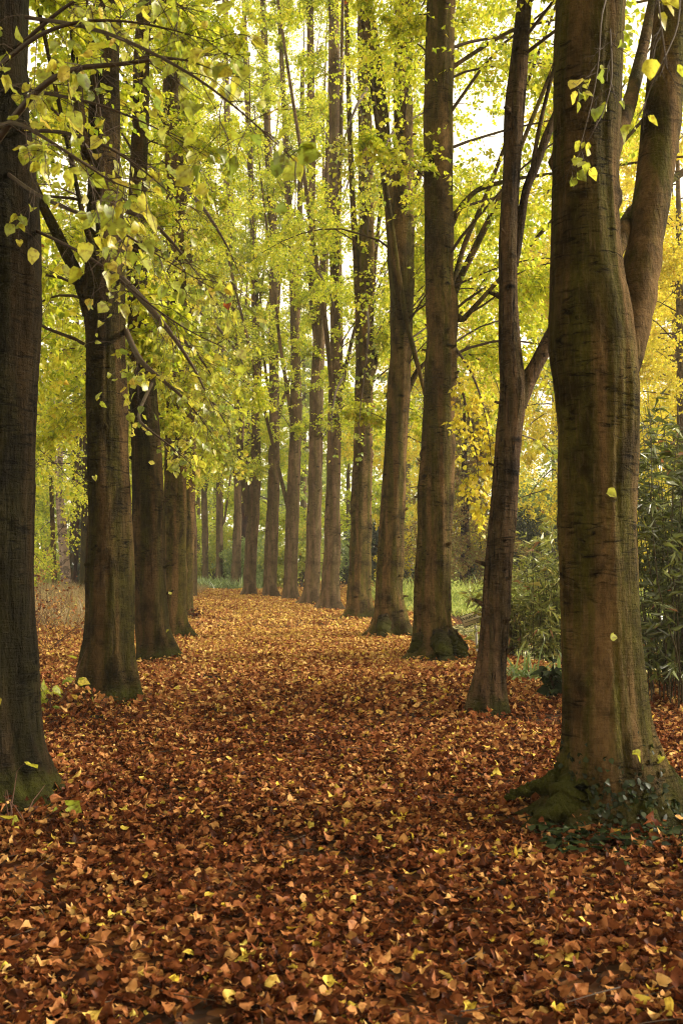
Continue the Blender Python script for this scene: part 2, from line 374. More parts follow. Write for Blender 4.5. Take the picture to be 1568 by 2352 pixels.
def crown_chunks(seed, spine, n1, zlo, zhi, L1, lobes, n2=13, n3=8, nleaf=8, size=0.088, tpl=LEAF5, elev=(35, 62), droop=0.13,
                 rmean=0.5, low_len=0.75, lm=1, zbias=1.0, wood_sides=5, thin_top=0.5, gap=None):
    g = np.random.default_rng(seed)
    z = zlo + (zhi - zlo) * g.random(n1) ** zbias
    fr = (z - zlo) / (zhi - zlo)
    sx = np.interp(z, spine[:, 2], spine[:, 0]); sy = np.interp(z, spine[:, 2], spine[:, 1])
    sr = np.interp(z, spine[:, 2], spine[:, 3])
    az, lf = azimuths(g, n1, lobes)
    e = np.radians(g.uniform(elev[0], elev[1], n1) + 14 * fr)
    d = np.stack([np.cos(az) * np.cos(e), np.sin(az) * np.cos(e), np.sin(e)], 1)
    start = np.stack([sx, sy, z], 1) + d * (sr * 0.5)[:, None]
    shape = np.where(fr < 0.25, low_len + (1 - low_len) * fr / 0.25, 1 - thin_top * (fr - 0.25) / 0.75)
    ln = L1 * shape * lf * g.uniform(0.6, 1.15, n1)
    b1 = grow(g, start, d, ln, 9, droop * (1 - 0.5 * fr), 0.09)
    r1 = np.minimum(0.0065 * ln + 0.005, sr * 0.5)
    ch = [tubes(b1, r1, 0.004, wood_sides, 0)]
    m2 = n1 * n2; idx, t, p, dd = offshoots(g, b1, m2, 0.15, 0.85)
    dd[:, 2] -= 0.1
    l2 = ln[idx] * (1 - 0.6 * t) * g.uniform(0.2, 0.45, m2)
    b2 = grow(g, p, dd, l2, 5, 0.07, 0.12)
    ch.append(tubes(b2, 0.0035 + 0.002 * l2, 0.0015, 3, 0))
    m3 = m2 * n3; idx, t, p, dd = offshoots(g, b2, m3, 0.1, 0.8)
    dd[:, 2] -= 0.15
    l3 = l2[idx] * g.uniform(0.35, 0.85, m3) + 0.12
    b3 = grow(g, p, dd, l3, 3, 0.15, 0.15)
    ch.append(tubes(b3[: m3 * 2 // 3], 0.0022, 0.0012, 3, 0))
    ch.append(leaf_on(g, b3, int(m3 * nleaf), size, tpl, lm, rmean))
    return ch

def trunk_mesh(seed, spine, segs, dz0, dz1, lobes=None, lump=0.04, flute=0.035, zmin=-0.25):
    """spine: n x 4 (x, y, z, radius); lobes: (degrees, reach, height, sharpness) buttress roots"""
    g = np.random.default_rng(seed)
    zt = spine[-1, 2]; zs = [zmin]
    while zs[-1] < zt:
        zs.append(zs[-1] + (dz0 if zs[-1] < 1.2 else dz1))
    zs = np.array(zs)
    def sm(col):
        v = np.interp(zs, spine[:, 2], col)
        for _ in range(3):
            v = np.concatenate([[v[0]], (v[:-2] + 2 * v[1:-1] + v[2:]) / 4, [v[-1]]])
        return v
    x, y, r = sm(spine[:, 0]), sm(spine[:, 1]), sm(spine[:, 3])
    th = np.arange(segs) / segs * 2 * np.pi
    TH, Z = np.meshgrid(th, zs)
    mul = np.ones_like(TH)
    for k in range(1, 9):
        mul += flute / k ** 0.6 * np.cos(k * TH + g.uniform(0, 6.3) + g.normal(0, 0.35) * Z + 0.5 * np.sin(g.uniform(0.4, 1.2) * Z + g.uniform(0, 6)))
    for _ in range(6):
        w = g.uniform(1.5, 6.0)
        mul += lump * 0.4 * np.cos(w * Z + g.uniform(0, 6.3) + g.integers(0, 4) * TH)
    for _ in range(int(14 + 2 * zt)):     # healed branch collars
        z0 = g.uniform(0.8, zt); a0 = g.uniform(0, 6.3); da = (TH - a0 + np.pi) % (2 * np.pi) - np.pi
        wa = g.uniform(.12, .4); am = g.uniform(0.05, 0.15)
        mul += am * np.exp(-(da / wa) ** 2 - ((Z - z0 + 0.5 * da ** 2) / 0.05) ** 2) - 0.5 * am * np.exp(-(da / wa) ** 2 - ((Z - z0 + 0.09) / 0.04) ** 2)
    RR = r[:, None] * mul
    if lobes is not None:
        for a, reach, h, sh in lobes:
            da = (TH - math.radians(a) + np.pi) % (2 * np.pi) - np.pi
            wob = 0.10 * np.sin(Z * 9 + a)
            RR += reach * np.exp(-np.maximum(Z, 0) / h) ** 1.25 * np.exp(-np.abs((da + wob) * sh) ** 1.6)
    if segs >= 48:                    # bark plates and furrows
        for _ in range(10):
            k = g.integers(9, 26); w = g.uniform(-1.2, 1.2)
            RR *= 1 + 0.0055 * np.cos(k * TH + w * Z * 3 + g.uniform(0, 6.3) + 1.2 * np.sin(Z * g.uniform(2, 5) + g.uniform(0, 6)))
    RR[:, :] *= 1 + 0.006 * g.normal(0, 1, RR.shape)
    V = np.stack([x[:, None] + RR * np.cos(TH), y[:, None] + RR * np.sin(TH), Z], -1)
    n = len(zs); i = np.arange(n - 1)[:, None] * segs; j = np.arange(segs)[None]; j2 = (j + 1) % segs
    Fc = np.stack([i + j, i + j2, i + segs + j2, i + segs + j], -1).reshape(-1, 4)
    if segs < 28 or segs > 100: return (V.reshape(-1, 3), Fc, 0, None)
    allV, allF, off = [V.reshape(-1, 3)], [Fc], len(zs) * segs       # short broken stubs and knobs
    for _ in range(int(zt * 0.9)):
        z0 = g.uniform(0.7, zt * .8) if g.random() < .5 else g.uniform(.5, 6); a0 = g.uniform(0, 6.28); kz = int(np.argmin(np.abs(zs - z0))); r0 = r[kz]
        dv = np.array([math.cos(a0), math.sin(a0), g.uniform(0, .8)]); dv /= np.linalg.norm(dv)
        p0 = np.array([x[kz], y[kz], zs[kz]]) + np.array([math.cos(a0), math.sin(a0), 0]) * r0 * .9
        ln = g.uniform(.04, .12) + r0 * .12; w = g.uniform(.012, .03)
        tv, tf, _, _ = tube([p0, p0 + dv * ln * .6 + g.normal(0, .006, 3), p0 + dv * ln + g.normal(0, .01, 3), p0 + dv * (ln + .004)], [w * 1.7, w, w * .7, .001], 7)
        allV.append(tv); allF.append(tf + off); off += len(tv)
    return (np.concatenate(allV), np.concatenate(allF), 0, None)

def smooth_path(pts, n=24):
    pts = np.asarray(pts, float); s = np.linspace(0, len(pts) - 1, n)
    out = np.stack([np.interp(s, np.arange(len(pts)), pts[:, k]) for k in range(pts.shape[1])], 1)
    for _ in range(2):
        out[1:-1] = (out[:-2] + 2 * out[1:-1] + out[2:]) / 4
    return out

def spine_from(px, d, H, rtop=0.04):
    """px: (x, y, width) from the base upwards in view pixels"""
    S = []
    for (x, y, w) in px:
        p = P(x, y, d); S.append([p[0], p[1], p[2], w / 2 * d / F])
    S = np.array(S); S = S[np.argsort(S[:, 2])]
    S = np.vstack([[S[0, 0], S[0, 1], -0.3, S[0, 3]], S])
    if S[-1, 2] < H - 0.5:
        n = 4; dx = np.clip((S[-1, 0] - S[-2, 0]) / (S[-1, 2] - S[-2, 2] + 1e-6), -0.06, 0.06)
        for k in range(1, n + 1):
            z = S[-1, 2]; zz = z + (H - z) * 1 / (n - k + 1)
            r = S[-1, 3] + (rtop - S[-1, 3]) * (zz - z) / (H - z + 1e-6)
            S = np.vstack([S, [S[-1, 0] + dx * (zz - z) * 0.7, S[-1, 1], zz, max(r, rtop)]])
    return S

TREES = {}
def avenue_tree(key, px, d, H, label, segs, dz, lobes=None, forks=(), crown=(), bark='bark', group=None, leaf='lime', stems=0, flute=0.035, lump=0.045, name='lime_tree', roots=()):
    seed = sum(ord(c) * (i + 3) for i, c in enumerate(key))
    S = spine_from(px, d, H)
    bx, by = S[1, 0], d
    root = empty(name, (bx, by, 0), label, 'tree', group)
    L = S.copy(); L[:, 0] -= bx; L[:, 1] -= by
    build('trunk', [trunk_mesh(seed, L, segs, dz[0], dz[1], lobes, lump, flute)], [M[bark]], root)
    for rt in roots:
        pts = []
        for q in rt:
            dd = d + q[3]; p = P(q[0], q[1], dd); pts.append([p[0] - bx, p[1] - by, p[2], q[2] / 2 * dd / F])
        sp = smooth_path(np.array(pts), 40)
        gg = np.random.default_rng(seed + len(rt) + int(rt[0][0]))
        sp[1:-1, :3] += gg.normal(0, .012, (38, 3))
        tv, tf, _, _ = tube(sp[:, :3], sp[:, 3] * (1 + .07 * gg.normal(0, 1, 40)), 20, 0)
        cen_ = np.repeat(sp[:, :3], 20, 0); aa_ = np.tile(np.arange(20), 40) / 20 * 6.283; ss_ = np.repeat(np.arange(40), 20)
        tv = cen_ + (tv - cen_) * (1 + .10 * np.cos(3 * aa_ + ss_ * .25) + .07 * np.cos(5 * aa_ - ss_ * .5) + .05 * gg.normal(0, 1, 800))[:, None]
        build('root', [(tv, tf, 0, None)], [M['moss_root']], root)
    spines = [L]
    g = np.random.default_rng(seed + 5)
    for fk in forks:                      # traced forks: (x, y, width[, depth offset])
        pts = []
        for q in fk:
            dd = d + (q[3] if len(q) > 3 else 0.0)
            p = P(q[0], q[1], dd); pts.append([p[0] - bx, p[1] - by, p[2], q[2] / 2 * dd / F])
        pts = np.array(pts)
        if pts[-1, 2] < H * 0.8:
            dv = norm(pts[-1, :3] - pts[-2, :3]); ext = (H * 0.85 - pts[-1, 2]) / max(dv[2], 0.5)
            pts = np.vstack([pts, np.append(pts[-1, :3] + dv * ext * 0.5, pts[-1, 3] * 0.6), np.append(pts[-1, :3] + dv * ext + [0, 0, 0.3], 0.03)])
        sp = smooth_path(pts, 30)
        build('branch', [tube(sp[:, :3], sp[:, 3] * (1 + 0.04 * g.normal(0, 1, len(sp))), 14 if d < 25 else 8, 0)], [M[bark]], root)
        spines.append(sp)
    for k in range(stems):                # upright side stems of the multi-stemmed crowns
        z0 = g.uniform(0.18, 0.5) * H; a = g.uniform(0, 6.28)
        x0 = np.interp(z0, L[:, 2], L[:, 0]); y0 = np.interp(z0, L[:, 2], L[:, 1]); r0 = np.interp(z0, L[:, 2], L[:, 3])
        dirn = np.array([[math.cos(a) * 0.16, math.sin(a) * 0.16, 1.0]])
        ln = (H - z0) * g.uniform(0.65, 0.95)
        pp = grow(g, np.array([[x0, y0, z0]]), dirn, np.array([ln]), 12, -0.03, 0.03)[0]
        rr = np.linspace(r0 * g.uniform(0.3, 0.5), 0.02, 12)
        build('branch', [tube(pp, rr, 7, 0)], [M[bark]], root)
        spines.append(np.column_stack([pp, rr]))
    ch = []
    for i, c in enumerate(crown):
        c = dict(c); si = c.pop('spine', 0)
        ch += crown_chunks(seed + 31 * i, spines[si], **c)
    if ch: build('crown', ch, [M['twig'], M[leaf]], root)
    TREES[key] = (root, bx, by, spines)
    return root

def copy_tree(src, loc, rz, sc, label, group=None):
    r_ = src.copy(); COL.objects.link(r_); r_.location = loc; r_.rotation_euler = (0, 0, rz); r_.scale = (sc, sc, sc)
    r_['label'] = label
    if group: r_['group'] = group
    for ch in list(src.children):
        c = ch.copy(); COL.objects.link(c); c.parent = r_
    return r_

# ------------------------------------------------------------------ ground, pond, sky
def axis_pts(a, b, fine_a, fine_b, fine, n_out):
    lo = fine_a - (fine_a - a) * np.linspace(0, 1, n_out)[::-1] ** 2.2
    hi = fine_b + (b - fine_b) * np.linspace(0, 1, n_out) ** 2.2
    return np.unique(np.round(np.concatenate([lo, np.arange(fine_a, fine_b, fine), hi]), 4))
gx = axis_pts(-400, 400, -14, 20, 0.35, 22); gy = axis_pts(-200, 700, -4, 62, 0.35, 22)
GX, GY = np.meshgrid(gx, gy)
GZ = ground_z(GX, GY)
nx, ny = len(gx), len(gy)
i = np.arange(ny - 1)[:, None] * nx; j = np.arange(nx - 1)[None]
gf = np.stack([i + j, i + j + 1, i + nx + j + 1, i + nx + j], -1).reshape(-1, 4)
ground = build('ground', [(np.stack([GX, GY, GZ], -1).reshape(-1, 3), gf, 0, None)], [M['ground']])
green = sstep(31.5, 34, GY) * sstep(1.2, 2.6, GX) + sstep(58, 64, GY) * sstep(-6, -9, GX) + sstep(5.0, 7.5, GX) * 0.5 + sstep(74, 80, GY)
ga = ground.data.attributes.new('green', 'FLOAT', 'POINT'); ga.data.foreach_set('value', np.clip(green, 0, 1).astype(np.float32).ravel())
tag(ground, kind='structure')
pw = []
ang = np.arange(48) / 48 * 2 * np.pi
ring = np.stack([PCX + (PRX + 0.8) * np.sign(np.cos(ang)) * np.abs(np.cos(ang)) ** 0.5, PCY + (PRY + 0.8) * np.sign(np.sin(ang)) * np.abs(np.sin(ang)) ** 0.5, np.full(48, WATER_Z)], 1)
cv = np.vstack([ring, [[PCX, PCY, WATER_Z]]])
pond = build('pond_water', [(cv, np.array([[k, (k + 1) % 48, 48] for k in range(48)]), 0, None)], [M['water']], smooth=False)
tag(pond, kind='structure')

# ------------------------------------------------------------------ avenue: right-hand row
POND = [(0, 48, 8, 1.0), (60, 35, 2, 0.8), (180, 45, 0.9, 0.35)]
PONDF = [(0, 55, 8, 1.0), (90, 40, 2.5, 0.7), (180, 50, 1.6, 0.45), (270, 40, 1.2, 0.5)]
ROW = 'lime trees lining the leafy avenue'
avenue_tree('R1', [(1393, 1875, 205), (1393, 1800, 202), (1393, 1745, 200), (1391, 1670, 190), (1387, 1560, 184), (1380, 1451, 178), (1377, 1300, 174), (1370, 1114, 174), (1370, 960, 176), (1368, 896, 182), (1362, 800, 192), (1358, 700, 184), (1349, 640, 170), (1345, 540, 162), (1343, 405, 156), (1347, 236, 157), (1357, 60, 156), (1358, 0, 156)],
            6.35, 21, 'thick lime trunk by the right edge, forking above head height, ivy at its foot', 112, (0.025, 0.05),
            lobes=[(185, 0.38, 0.18, 3.6), (232, 0.36, 0.20, 3.4), (268, 0.24, 0.20, 3.0), (305, 0.30, 0.22, 3.0), (350, 0.50, 0.24, 3.0), (40, 0.4, 0.25, 3), (110, 0.45, 0.25, 3)],
            roots=[[(1345, 1720, 90, 0), (1305, 1775, 62, -.05), (1262, 1802, 40, -.08), (1205, 1812, 22, -.12), (1160, 1835, 12, -.1)],
                   [(1350, 1790, 110, -.1), (1300, 1850, 80, -.25), (1255, 1885, 50, -.32), (1200, 1915, 22, -.38)],
                   [(1430, 1720, 100, 0), (1490, 1765, 70, -.05), (1540, 1800, 44, -.05), (1610, 1832, 20, -.05)],
                   [(1440, 1800, 90, -.1), (1470, 1860, 60, -.3), (1500, 1900, 30, -.4)]],
            forks=[[(1418, 900, 50), (1434, 830, 84), (1458, 720, 86, .1), (1478, 574, 86, .25), (1503, 405, 88, .4), (1523, 236, 88, .5), (1548, 0, 88, .6)],
                   [(1395, 640, 34), (1425, 550, 32, .15), (1445, 490, 30, .5), (1500, 440, 22, .9), (1568, 395, 16, 1.2)],
                   [(1390, 410, 36), (1415, 325, 36, .1), (1440, 255, 34, .4), (1462, 170, 30, .8), (1500, 0, 24, 1.2)]],
            crown=[dict(n1=26, zlo=6.6, zhi=20, L1=4.2, lobes=POND, size=0.09),
                   dict(n1=14, zlo=8, zhi=20, L1=3.5, lobes=[(180, 60, 1, 0.8)], size=0.09)], bark='bark', group=ROW, flute=0.018)
avenue_tree('R2', [(1120, 1640, 88), (1121, 1600, 80), (1127, 1540, 68), (1132, 1486, 65), (1142, 1333, 65), (1152, 1220, 62), (1160, 1114, 59), (1169, 983, 59), (1180, 896, 62), (1174, 840, 54), (1170, 776, 50), (1166, 675, 42), (1165, 574, 43), (1174, 405, 41), (1182, 236, 44), (1205, 0, 36)],
            10.5, 17, 'slender leaning lime with ridged bark, splitting in two above its middle, beside the warning sign', 72, (0.035, 0.07),
            lobes=[(200, 0.12, 0.3, 2.0), (340, 0.06, 0.25, 2.5), (265, 0.05, 0.3, 2.5)],
            forks=[[(1188, 930, 44), (1205, 888, 40), (1228, 842, 35), (1262, 780, 34), (1300, 700, 30, .2), (1330, 600, 26, .4), (1350, 450, 24, .5)],
                   [(1180, 610, 20), (1187, 575, 20), (1204, 440, 20), (1228, 385, 20), (1255, 310, 19), (1290, 230, 18, .2)],
                   [(1222, 380, 10), (1238, 290, 10), (1262, 190, 9), (1290, 90, 8)]],
            crown=[dict(n1=22, zlo=6.8, zhi=16, L1=3.0, lobes=POND, size=0.085)], bark='bark_ridged', group=ROW, flute=0.02)
avenue_tree('R3', [(993, 1508, 92), (992, 1470, 86), (992, 1440, 84), (993, 1395, 83), (995, 1350, 83), (1003, 1114, 84), (1009, 960, 76), (1013, 850, 72), (1016, 780, 71), (1016, 730, 74), (1008, 640, 66), (1008, 506, 66), (1007, 200, 68), (1011, 0, 66)],
            16.5, 25, 'straight stout lime with a mossy knuckled root, to the left of the leaning slender trunk', 72, (0.04, 0.08),
            lobes=[(205, 0.36, 0.22, 2.6), (250, 0.18, 0.2, 3), (295, 0.50, 0.32, 3.4), (335, 0.46, 0.34, 3.2), (80, 0.3, 0.3, 3)],
            roots=[[(1005, 1455, 46, -.2), (1018, 1490, 38, -.5), (1022, 1520, 26, -.7), (1026, 1535, 12, -.8)],
                   [(1012, 1450, 46, -.1), (1040, 1482, 34, -.3), (1062, 1505, 24, -.45), (1076, 1520, 10, -.5)],
                   [(975, 1450, 40, -.1), (955, 1490, 28, -.2), (935, 1508, 12, -.2)], [(1012, 1440, 30, .2), (1045, 1462, 22, .3), (1070, 1490, 12, .35)]],
            forks=[[(1020, 790, 24), (1042, 725, 22), (1062, 735, 16), (1080, 715, 10)],
                   [(1030, 720, 18), (1048, 655, 16), (1096, 557, 15, -.1), (1147, 456, 13, -.2), (1190, 350, 10, -.3)],
                   [(1028, 700, 13), (1065, 560, 12, .3), (1120, 440, 10, .3), (1160, 330, 8, .4)],
                   [(1035, 520, 14), (1052, 480, 13), (1090, 438, 12), (1125, 425, 11), (1184, 410, 9), (1275, 398, 6)],
                   [(1035, 160, 10), (1046, 149, 10), (1124, 98, 9), (1184, 64, 8), (1279, 44, 6)]],
            crown=[dict(n1=46, zlo=4.6, zhi=24, L1=4.2, lobes=POND, rmean=0.55, elev=(20, 60), zbias=1.3, nleaf=11)], group=ROW)
avenue_tree('R4', [(893, 1462, 80), (893, 1430, 74), (893, 1400, 70), (892, 1340, 64), (895, 1280, 60), (898, 1211, 57), (905, 1060, 53), (912, 941, 51), (921, 776, 50), (922, 640, 56), (918, 540, 62), (924, 470, 52), (926, 400, 46), (925, 200, 42), (929, 0, 42)],
            21.5, 26, 'tall lime whose stem forks in a narrow V high above a mossy foot', 56, (0.05, 0.1),
            lobes=[(200, 0.34, 0.26, 2.6), (265, 0.30, 0.2, 3), (320, 0.34, 0.28, 3.2), (350, 0.3, 0.25, 3)],
            roots=[[(885, 1410, 34, -.1), (880, 1450, 28, -.5), (874, 1475, 16, -.6)], [(905, 1420, 30, 0), (925, 1450, 22, -.1), (946, 1466, 12, -.15)],
                   [(880, 1400, 30, 0), (860, 1440, 20, -.1), (842, 1462, 10, -.15)]],
            forks=[[(905, 560, 34), (900, 490, 32), (891, 420, 31), (880, 290, 30), (866, 180, 34), (852, 80, 32), (838, 0, 30)],
                   [(905, 560, 12, -.3), (925, 700, 13, -.3), (948, 800, 12, -.3), (975, 900, 9, -.3)][::-1],
                   [(935, 900, 14), (958, 850, 12), (975, 835, 9), (1000, 800, 6)],
                   [(938, 470, 14), (956, 420, 14), (975, 370, 12), (990, 300, 8, .4)]],
            crown=[dict(n1=46, zlo=4.5, zhi=25, L1=4.0, lobes=POND, rmean=0.5, zbias=1.2)], group=ROW)
avenue_tree('R5', [(826, 1420, 64), (826, 1390, 56), (826, 1346, 51), (830, 1177, 47), (835, 941, 41), (838, 776, 40), (842, 506, 34), (838, 250, 31), (835, 0, 30)],
            28, 27, 'lime with a pale twin-ribbed stem and bright green sprays hanging across it', 40, (0.06, 0.12),
            lobes=[(205, 0.34, 0.24, 2.6), (330, 0.3, 0.3, 3), (265, 0.14, 0.2, 3)],
            forks=[[(828, 980, 18), (824, 800, 15), (818, 600, 14), (806, 400, 13), (800, 200, 12), (795, 0, 10)],
                   [(850, 880, 14), (866, 820, 12), (890, 760, 9), (905, 700, 7)]],
            crown=[dict(n1=5, zlo=9, zhi=24, L1=3.4, lobes=[(190, 60, 1, 1)], elev=(40, 65)), dict(n1=38, zlo=5.0, zhi=26, L1=3.8, lobes=PONDF, rmean=0.45, elev=(40, 68))], group=ROW, stems=1)
avenue_tree('R6', [(758, 1402, 48), (758, 1340, 42), (761, 1279, 39), (765, 1110, 33), (769, 941, 31), (774, 776, 30), (770, 506, 28), (768, 200, 26), (766, 0, 24)],
            33, 28, 'lime with a smooth olive stem and one swollen root flare on its path side', 32, (0.08, 0.15),
            lobes=[(200, 0.45, 0.25, 2.4), (330, 0.35, 0.22, 3), (265, 0.1, 0.2, 3)],
            forks=[[(778, 930, 12), (792, 850, 10), (806, 790, 8)]],
            crown=[dict(n1=5, zlo=9, zhi=25, L1=3.4, lobes=[(190, 60, 1, 1)], elev=(40, 65)), dict(n1=38, zlo=4.5, zhi=27, L1=3.6, lobes=PONDF, rmean=0.42, elev=(45, 70))], bark='bark_far', group=ROW, stems=2)
avenue_tree('R7', [(713, 1390, 44), (716, 1346, 36), (719, 1260, 35), (722, 1177, 33), (726, 941, 31), (732, 776, 28), (718, 650, 22), (716, 506, 20), (714, 250, 18), (712, 0, 16)],
            37.5, 28, 'lime with a dark vertical bark wound running down its middle', 28, (0.1, 0.15),
            lobes=[(195, 0.45, 0.2, 2.4), (335, 0.25, 0.2, 3)],
            forks=[[(733, 800, 18), (744, 680, 17), (748, 500, 14), (756, 250, 11), (762, 60, 8)]],
            crown=[dict(n1=5, zlo=9, zhi=25, L1=3.4, lobes=[(190, 60, 1, 1)], elev=(40, 65)), dict(n1=38, zlo=4.5, zhi=27, L1=3.4, lobes=PONDF, rmean=0.4, elev=(48, 72))], bark='bark_far', group=ROW, stems=2)
avenue_tree('R8', [(668, 1378, 36), (668, 1330, 31), (670, 1230, 31), (672, 1170, 32), (678, 1000, 27), (680, 941, 26), (678, 776, 20), (672, 640, 16), (664, 506, 14), (652, 250, 12), (640, 0, 10)],
            42, 29, 'lime with a burred stub and a thin limb slanting left', 24, (0.12, 0.18),
            lobes=[(200, 0.2, 0.2, 2.4), (335, 0.3, 0.2, 3)],
            forks=[[(668, 1200, 11), (660, 1160, 10), (648, 1110, 9), (636, 1060, 8)], [(680, 780, 15), (686, 640, 14), (690, 400, 12), (696, 120, 9)]],
            crown=[dict(n1=5, zlo=9, zhi=26, L1=3.4, lobes=[(190, 60, 1, 1)], elev=(40, 65)), dict(n1=38, zlo=5, zhi=28, L1=3.2, lobes=PONDF, rmean=0.4, elev=(50, 72))], bark='bark_far', group=ROW, stems=2)
FARL = [(20, 80, 4, 1.0), (200, 70, 3, 0.8)]
avenue_tree('R9', [(621, 1371, 36), (620, 1340, 31), (624, 1240, 31), (628, 1144, 28), (631, 941, 24), (628, 776, 22), (630, 574, 20), (616, 344, 17), (604, 0, 14)],
            45.5, 30, 'lime stem leaning right at its foot, half dark olive and half pale', 24, (0.12, 0.18),
            lobes=[(200, 0.2, 0.2, 2.4), (335, 0.35, 0.2, 3)], forks=[[(640, 960, 9), (650, 920, 8), (662, 880, 6)]],
            crown=[dict(n1=36, zlo=5, zhi=29, L1=3.5, lobes=FARL, rmean=0.4, elev=(45, 72), size=0.10)], bark='bark_far', group=ROW, stems=3)
avenue_tree('R10', [(573, 1372, 36), (574, 1345, 30), (577, 1260, 28), (583, 1177, 27), (588, 1060, 24), (588, 941, 20), (588, 776, 18), (580, 500, 14), (566, 200, 12), (560, 0, 10)],
            47, 30, 'lime with a thick second limb rising in a V from low on its stem', 24, (0.12, 0.18),
            lobes=[(200, 0.25, 0.2, 2.4), (335, 0.15, 0.2, 3)], forks=[[(572, 1185, 20), (563, 1120, 19), (552, 1050, 17), (545, 900, 14), (536, 700, 11)]],
            crown=[dict(n1=36, zlo=5, zhi=29, L1=3.5, lobes=FARL, rmean=0.4, elev=(45, 72), size=0.10)], bark='bark_far', group=ROW, stems=3)
avenue_tree('R11', [(541, 1347, 25), (542, 1300, 21), (546, 1200, 18), (546, 1110, 17), (545, 941, 14), (540, 700, 13), (528, 400, 12), (515, 0, 9)],
            60, 31, 'slim lime in strap-leaved plants with a three-way forked stem', 20, (0.2, 0.25),
            forks=[[(546, 1130, 9), (532, 1050, 8), (520, 950, 6)], [(548, 1130, 9), (556, 1040, 8), (560, 900, 6)]],
            crown=[dict(n1=36, zlo=5, zhi=30, L1=3.8, lobes=FARL, rmean=0.4, elev=(45, 72), size=0.115)], bark='bark_far', group=ROW, stems=3)
avenue_tree('R12', [(503, 1342, 18), (504, 1290, 16), (504, 1200, 16), (506, 941, 14), (510, 700, 11), (518, 400, 9), (522, 0, 7)],
            66, 31, 'slim smooth lime at the far end, a broken stub on its right side', 20, (0.2, 0.25),
            forks=[[(508, 1210, 6), (516, 1195, 6), (518, 1180, 5)]],
            crown=[dict(n1=36, zlo=5, zhi=30, L1=3.8, lobes=FARL, rmean=0.4, elev=(45, 72), size=0.115)], bark='bark_far', group=ROW, stems=2)
avenue_tree('R13', [(471, 1338, 17), (471, 1290, 15), (471, 1200, 15), (468, 1110, 14), (466, 941, 11), (470, 700, 10), (480, 300, 8)],
            72, 31, 'far slim lime with a small Y-shaped twig fork, left of the smooth one', 16, (0.25, 0.3),
            forks=[[(472, 1130, 7), (478, 1100, 6), (482, 1060, 5), (484, 1000, 4)]],
            crown=[dict(n1=30, zlo=6, zhi=30, L1=3.6, lobes=FARL, rmean=0.45, elev=(45, 72), size=0.12)], bark='bark_far', group=ROW, stems=2)

# ------------------------------------------------------------------ avenue: left-hand row
LEFT = [(180, 50, 6, 1.0), (90, 40, 2, 0.7), (10, 35, 1.6, 0.38), (250, 30, 0.5, 0.4)]
avenue_tree('L1', [(2, 1835, 196), (0, 1780, 186), (-4, 1700, 176), (-6, 1600, 172), (-10, 1400, 172), (-12, 1200, 168), (-8, 900, 176), (0, 700, 184), (-2, 560, 178), (-10, 400, 168), (-22, 200, 166), (-24, 0, 170)],
            6.75, 21, 'near-black wide lime trunk cut off by the left edge, moss on its foot', 112, (0.025, 0.05),
            lobes=[(335, 0.26, 0.24, 2.8), (300, 0.20, 0.2, 3), (262, 0.22, 0.22, 3), (220, 0.3, 0.25, 3), (30, 0.22, 0.25, 3), (120, 0.4, 0.25, 3)],
            forks=[],
            crown=[dict(n1=14, zlo=5, zhi=20, L1=3.6, lobes=LEFT, size=0.09, tpl=LEAF7, lm=1)], bark='bark_shaded', group=ROW)
avenue_tree('L2', [(256, 1606, 132), (252, 1560, 126), (249, 1520, 121), (251, 1470, 113), (253, 1406, 111), (254, 1203, 100), (248, 1000, 94), (246, 900, 92), (244, 764, 92), (240, 690, 96), (242, 574, 88), (240, 405, 76), (241, 200, 66), (248, 0, 60)],
            11.5, 21, 'stout lime with burls and red-leaved sprouts round its foot, second from the left edge', 96, (0.03, 0.07),
            lobes=[(330, 0.20, 0.24, 3.0), (290, 0.14, 0.2, 3), (200, 0.10, 0.3, 2.5), (250, 0.10, 0.2, 3)],
            forks=[[(210, 720, 40), (190, 658, 32), (170, 615, 30), (152, 580, 28), (125, 523, 24), (98, 472, 22), (60, 380, 18, .2), (30, 250, 14, .4)],
                   [(225, 600, 16, -.3), (205, 545, 15, -.4), (190, 490, 13, -.5), (175, 420, 10, -.6)],
                   [(215, 390, 30, -.1), (192, 330, 28, -.2), (182, 250, 26, -.2), (172, 100, 22, -.3), (168, 0, 20, -.3)]],
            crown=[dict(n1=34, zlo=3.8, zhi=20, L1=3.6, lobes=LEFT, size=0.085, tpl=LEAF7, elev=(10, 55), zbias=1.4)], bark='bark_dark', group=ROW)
avenue_tree('L3', [(364, 1514, 92), (358, 1480, 84), (350, 1440, 78), (347, 1371, 76), (343, 1230, 73), (340, 1102, 70), (331, 920, 62), (322, 790, 55), (316, 650, 48), (314, 574, 44), (320, 344, 40), (330, 0, 32)],
            16.4, 24, 'lime with a mossy root reaching toward the path, third from the left edge', 72, (0.04, 0.09),
            lobes=[(335, 0.36, 0.2, 3.0), (290, 0.16, 0.22, 3), (230, 0.12, 0.3, 2.5)],
            crown=[dict(n1=11, zlo=9, zhi=21, L1=4.2, lobes=[(10, 55, 1, 1)], elev=(30, 60)), dict(n1=54, zlo=3.8, zhi=23, L1=3.4, lobes=LEFT, elev=(10, 58), zbias=1.35)], bark='bark_dark', group=ROW)
